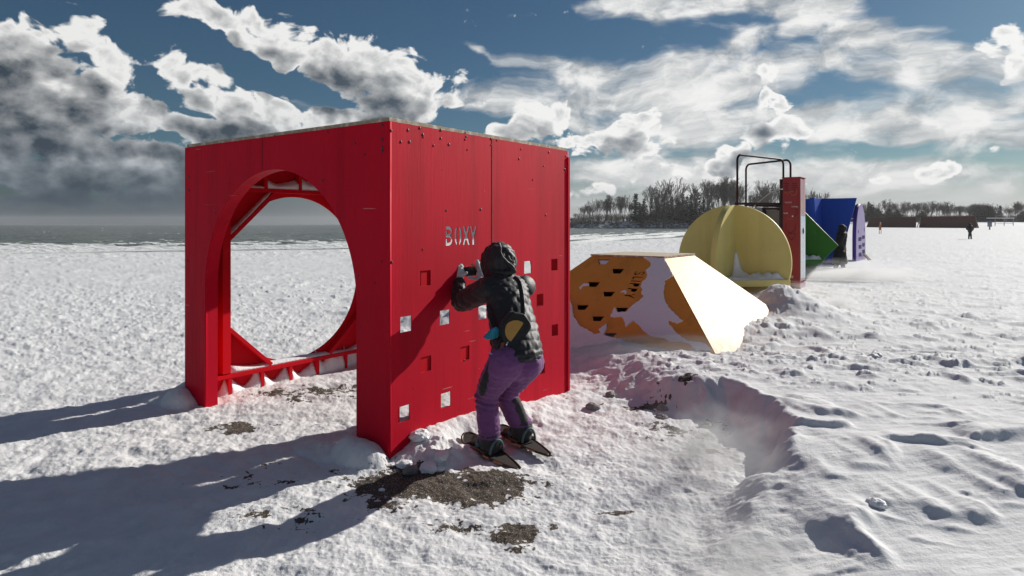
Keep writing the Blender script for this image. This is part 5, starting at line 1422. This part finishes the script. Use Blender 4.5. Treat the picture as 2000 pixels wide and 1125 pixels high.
walker('person in long black hooded coat walking right, before the blue shape',b2,(.97,-.22,0),1.70,'coat',.016)
b3=W(1894.5,72,-.02)
walker('distant person in black puffy jacket standing on open snow before the brown wall',b3,(-.15,-1,0),1.74,'short',.02)
# ---- loose stones and ice chunks
STN=material('dark_stone',lambda t,b:(t.put(b.inputs['Base Color'],t.mix(t.noise(objco(t),14,4,.6).outputs['Fac'],(.06,.055,.05),(.34,.33,.32)))),rough=.85)
def gz(x,y): return float(height(np.array([x]),np.array([y]))[0])
def stone(px,py,r,label,mat,nm,cat,grp,seed,zg=0):
    p=at(px,py,zg); z=gz(p.x,p.y); p=at(px,py,z); z=gz(p.x,p.y)
    o_=icos(seed,r); ob=link(nm,o_,mat); ob.location=(p.x,p.y,z+r*.15); ob.rotation_euler=(0,0,seed*1.3); tag(ob,label,cat,grp); return ob
def icos(seed,r):
    bm=bmesh.new(); bmesh.ops.create_icosphere(bm,subdivisions=3,radius=1)
    for v in bm.verts:
        c=v.co; n=float(fbm(np.array([c.x*1.3+seed*3.1]),np.array([c.y*1.3+c.z*1.7+seed]),4,seed))
        v.co=c*(1+.55*n); v.co.z*=.62; v.co*=r; v.co.x*=1.25
    me=D.meshes.new('stone'); bm.to_mesh(me); bm.free(); me.polygons.foreach_set('use_smooth',[False]*len(me.polygons)); return me
G1='dark stones on the trodden snow right of the cube'
for i,(px,py,r,lb) in enumerate([(1192,772,.045,'dark angular stone on trodden snow just right of the red cube corner'),(1157,795,.055,'flat dark stone on the trodden snow, nearest the red cube corner'),(1294,797,.05,'dark stone near the foot of the snow bank'),(1293,818,.05,'larger dark stone just below another at the foot of the bank'),(1379,834,.05,'dark stone within the shadow of the snow bank'),(802,926,.05,'pale flat stone on bare dirt below the cube corner')]):
    stone(px,py,r,lb,STN,'stone','stone',G1 if px>1000 else None,i+1)
CH=material('ice_chunk',lambda t,b:bump(t,b,t.noise(objco(t),30,4,.6).outputs['Fac'],.5,.02),color=(.78,.79,.80),rough=.6)
for i,(px,py,r,lb) in enumerate([(820,872,.07,'big broken snow block leaning at the wall foot, left of the snowshoes'),(838,888,.055,'snow block in front of the broken heap by the red wall'),(790,890,.05,'snow block beside the near corner of the cube'),(862,868,.05,'snow block on the heap, nearest the snowshoe'),(858,900,.03,'small snow lump on the dirt edge below the heap'),(746,958,.018,'tiny snow lump on the dark dirt'),
  (1712,985,.04,'rough snow chunk on the drift in the right foreground'),(1710,700,.06,'upright snow chunk on the open drift at right')]):
    stone(px,py,r,lb,CH,'snow_chunk','snow chunk','broken snow chunks',20+i,.2 if px>1500 else 0)
# ------------------------------------------------------------------ blowing-snow haze
HZ_DENS=.00017
m=MB(); m.box(-2600,2600,-2600,2600,-7.0,27.0)
hm=D.materials.new('haze'); hm.use_nodes=True; nt_=hm.node_tree; nt_.nodes.clear()
ou=nt_.nodes.new('ShaderNodeOutputMaterial'); pv=nt_.nodes.new('ShaderNodeVolumePrincipled')
pv.inputs['Color'].default_value=(.93,.94,.95,1); pv.inputs['Density'].default_value=HZ_DENS; pv.inputs['Anisotropy'].default_value=.2
nt_.links.new(pv.outputs[0],ou.inputs['Volume'])
hb=m.build('haze',hm); tag(hb,kind='stuff')

def plume(c,size,rz,dens,seed,label):
    m=MB(); m.ball((0,0,0),size,28,14)
    mt=D.materials.new('blowing_snow'); mt.use_nodes=True; t=NT(mt.node_tree); t.n.clear()
    ou=t.node('ShaderNodeOutputMaterial'); pv=t.node('ShaderNodeVolumePrincipled')
    pv.inputs['Color'].default_value=(.96,.96,.97,1); pv.inputs['Anisotropy'].default_value=.45
    co_=objco(t); n=t.noise(t.mapping(co_,loc=(seed,0,0),scale=(.9/size[0],.9/size[1],.5/size[2])),1.6,5,.6,1.2).outputs['Fac']
    q=t.vm('LENGTH',t.mapping(co_,scale=(1/size[0],1/size[1],1/size[2])))
    t.put(pv.inputs['Density'],t.m('MULTIPLY',t.m('MULTIPLY',t.rng(n,.42,.72),t.rng(q,1.0,.25)),dens))
    t.l.new(pv.outputs[0],ou.inputs['Volume'])
    o=m.build('blowing_snow',mt); o.location=c; o.rotation_euler=(0,0,rz); tag(o,label,'blowing snow',kind='stuff')
plume((1.35,4.55,.17),(.70,1.15,.22),R(-18),3.0,1,'thin blowing snow over the hollow right of the photographer')
plume((.95,3.05,.20),(.55,.8,.16),R(-25),3.2,9,'thin blowing snow spilling over the drift edge in the foreground')
plume((1.9,7.75,.22),(2.0,.55,.22),R(-8),3.0,2,'thin blowing snow along the foot of the orange ramp')
plume((4.9,10.9,.35),(1.3,1.3,.42),0,3.0,3,'blowing snow curling round the far corner of the orange ramp')
plume((9.2,18.6,.30),(3.2,1.6,.5),R(-10),2.2,4,'blowing snow under the green diamonds')
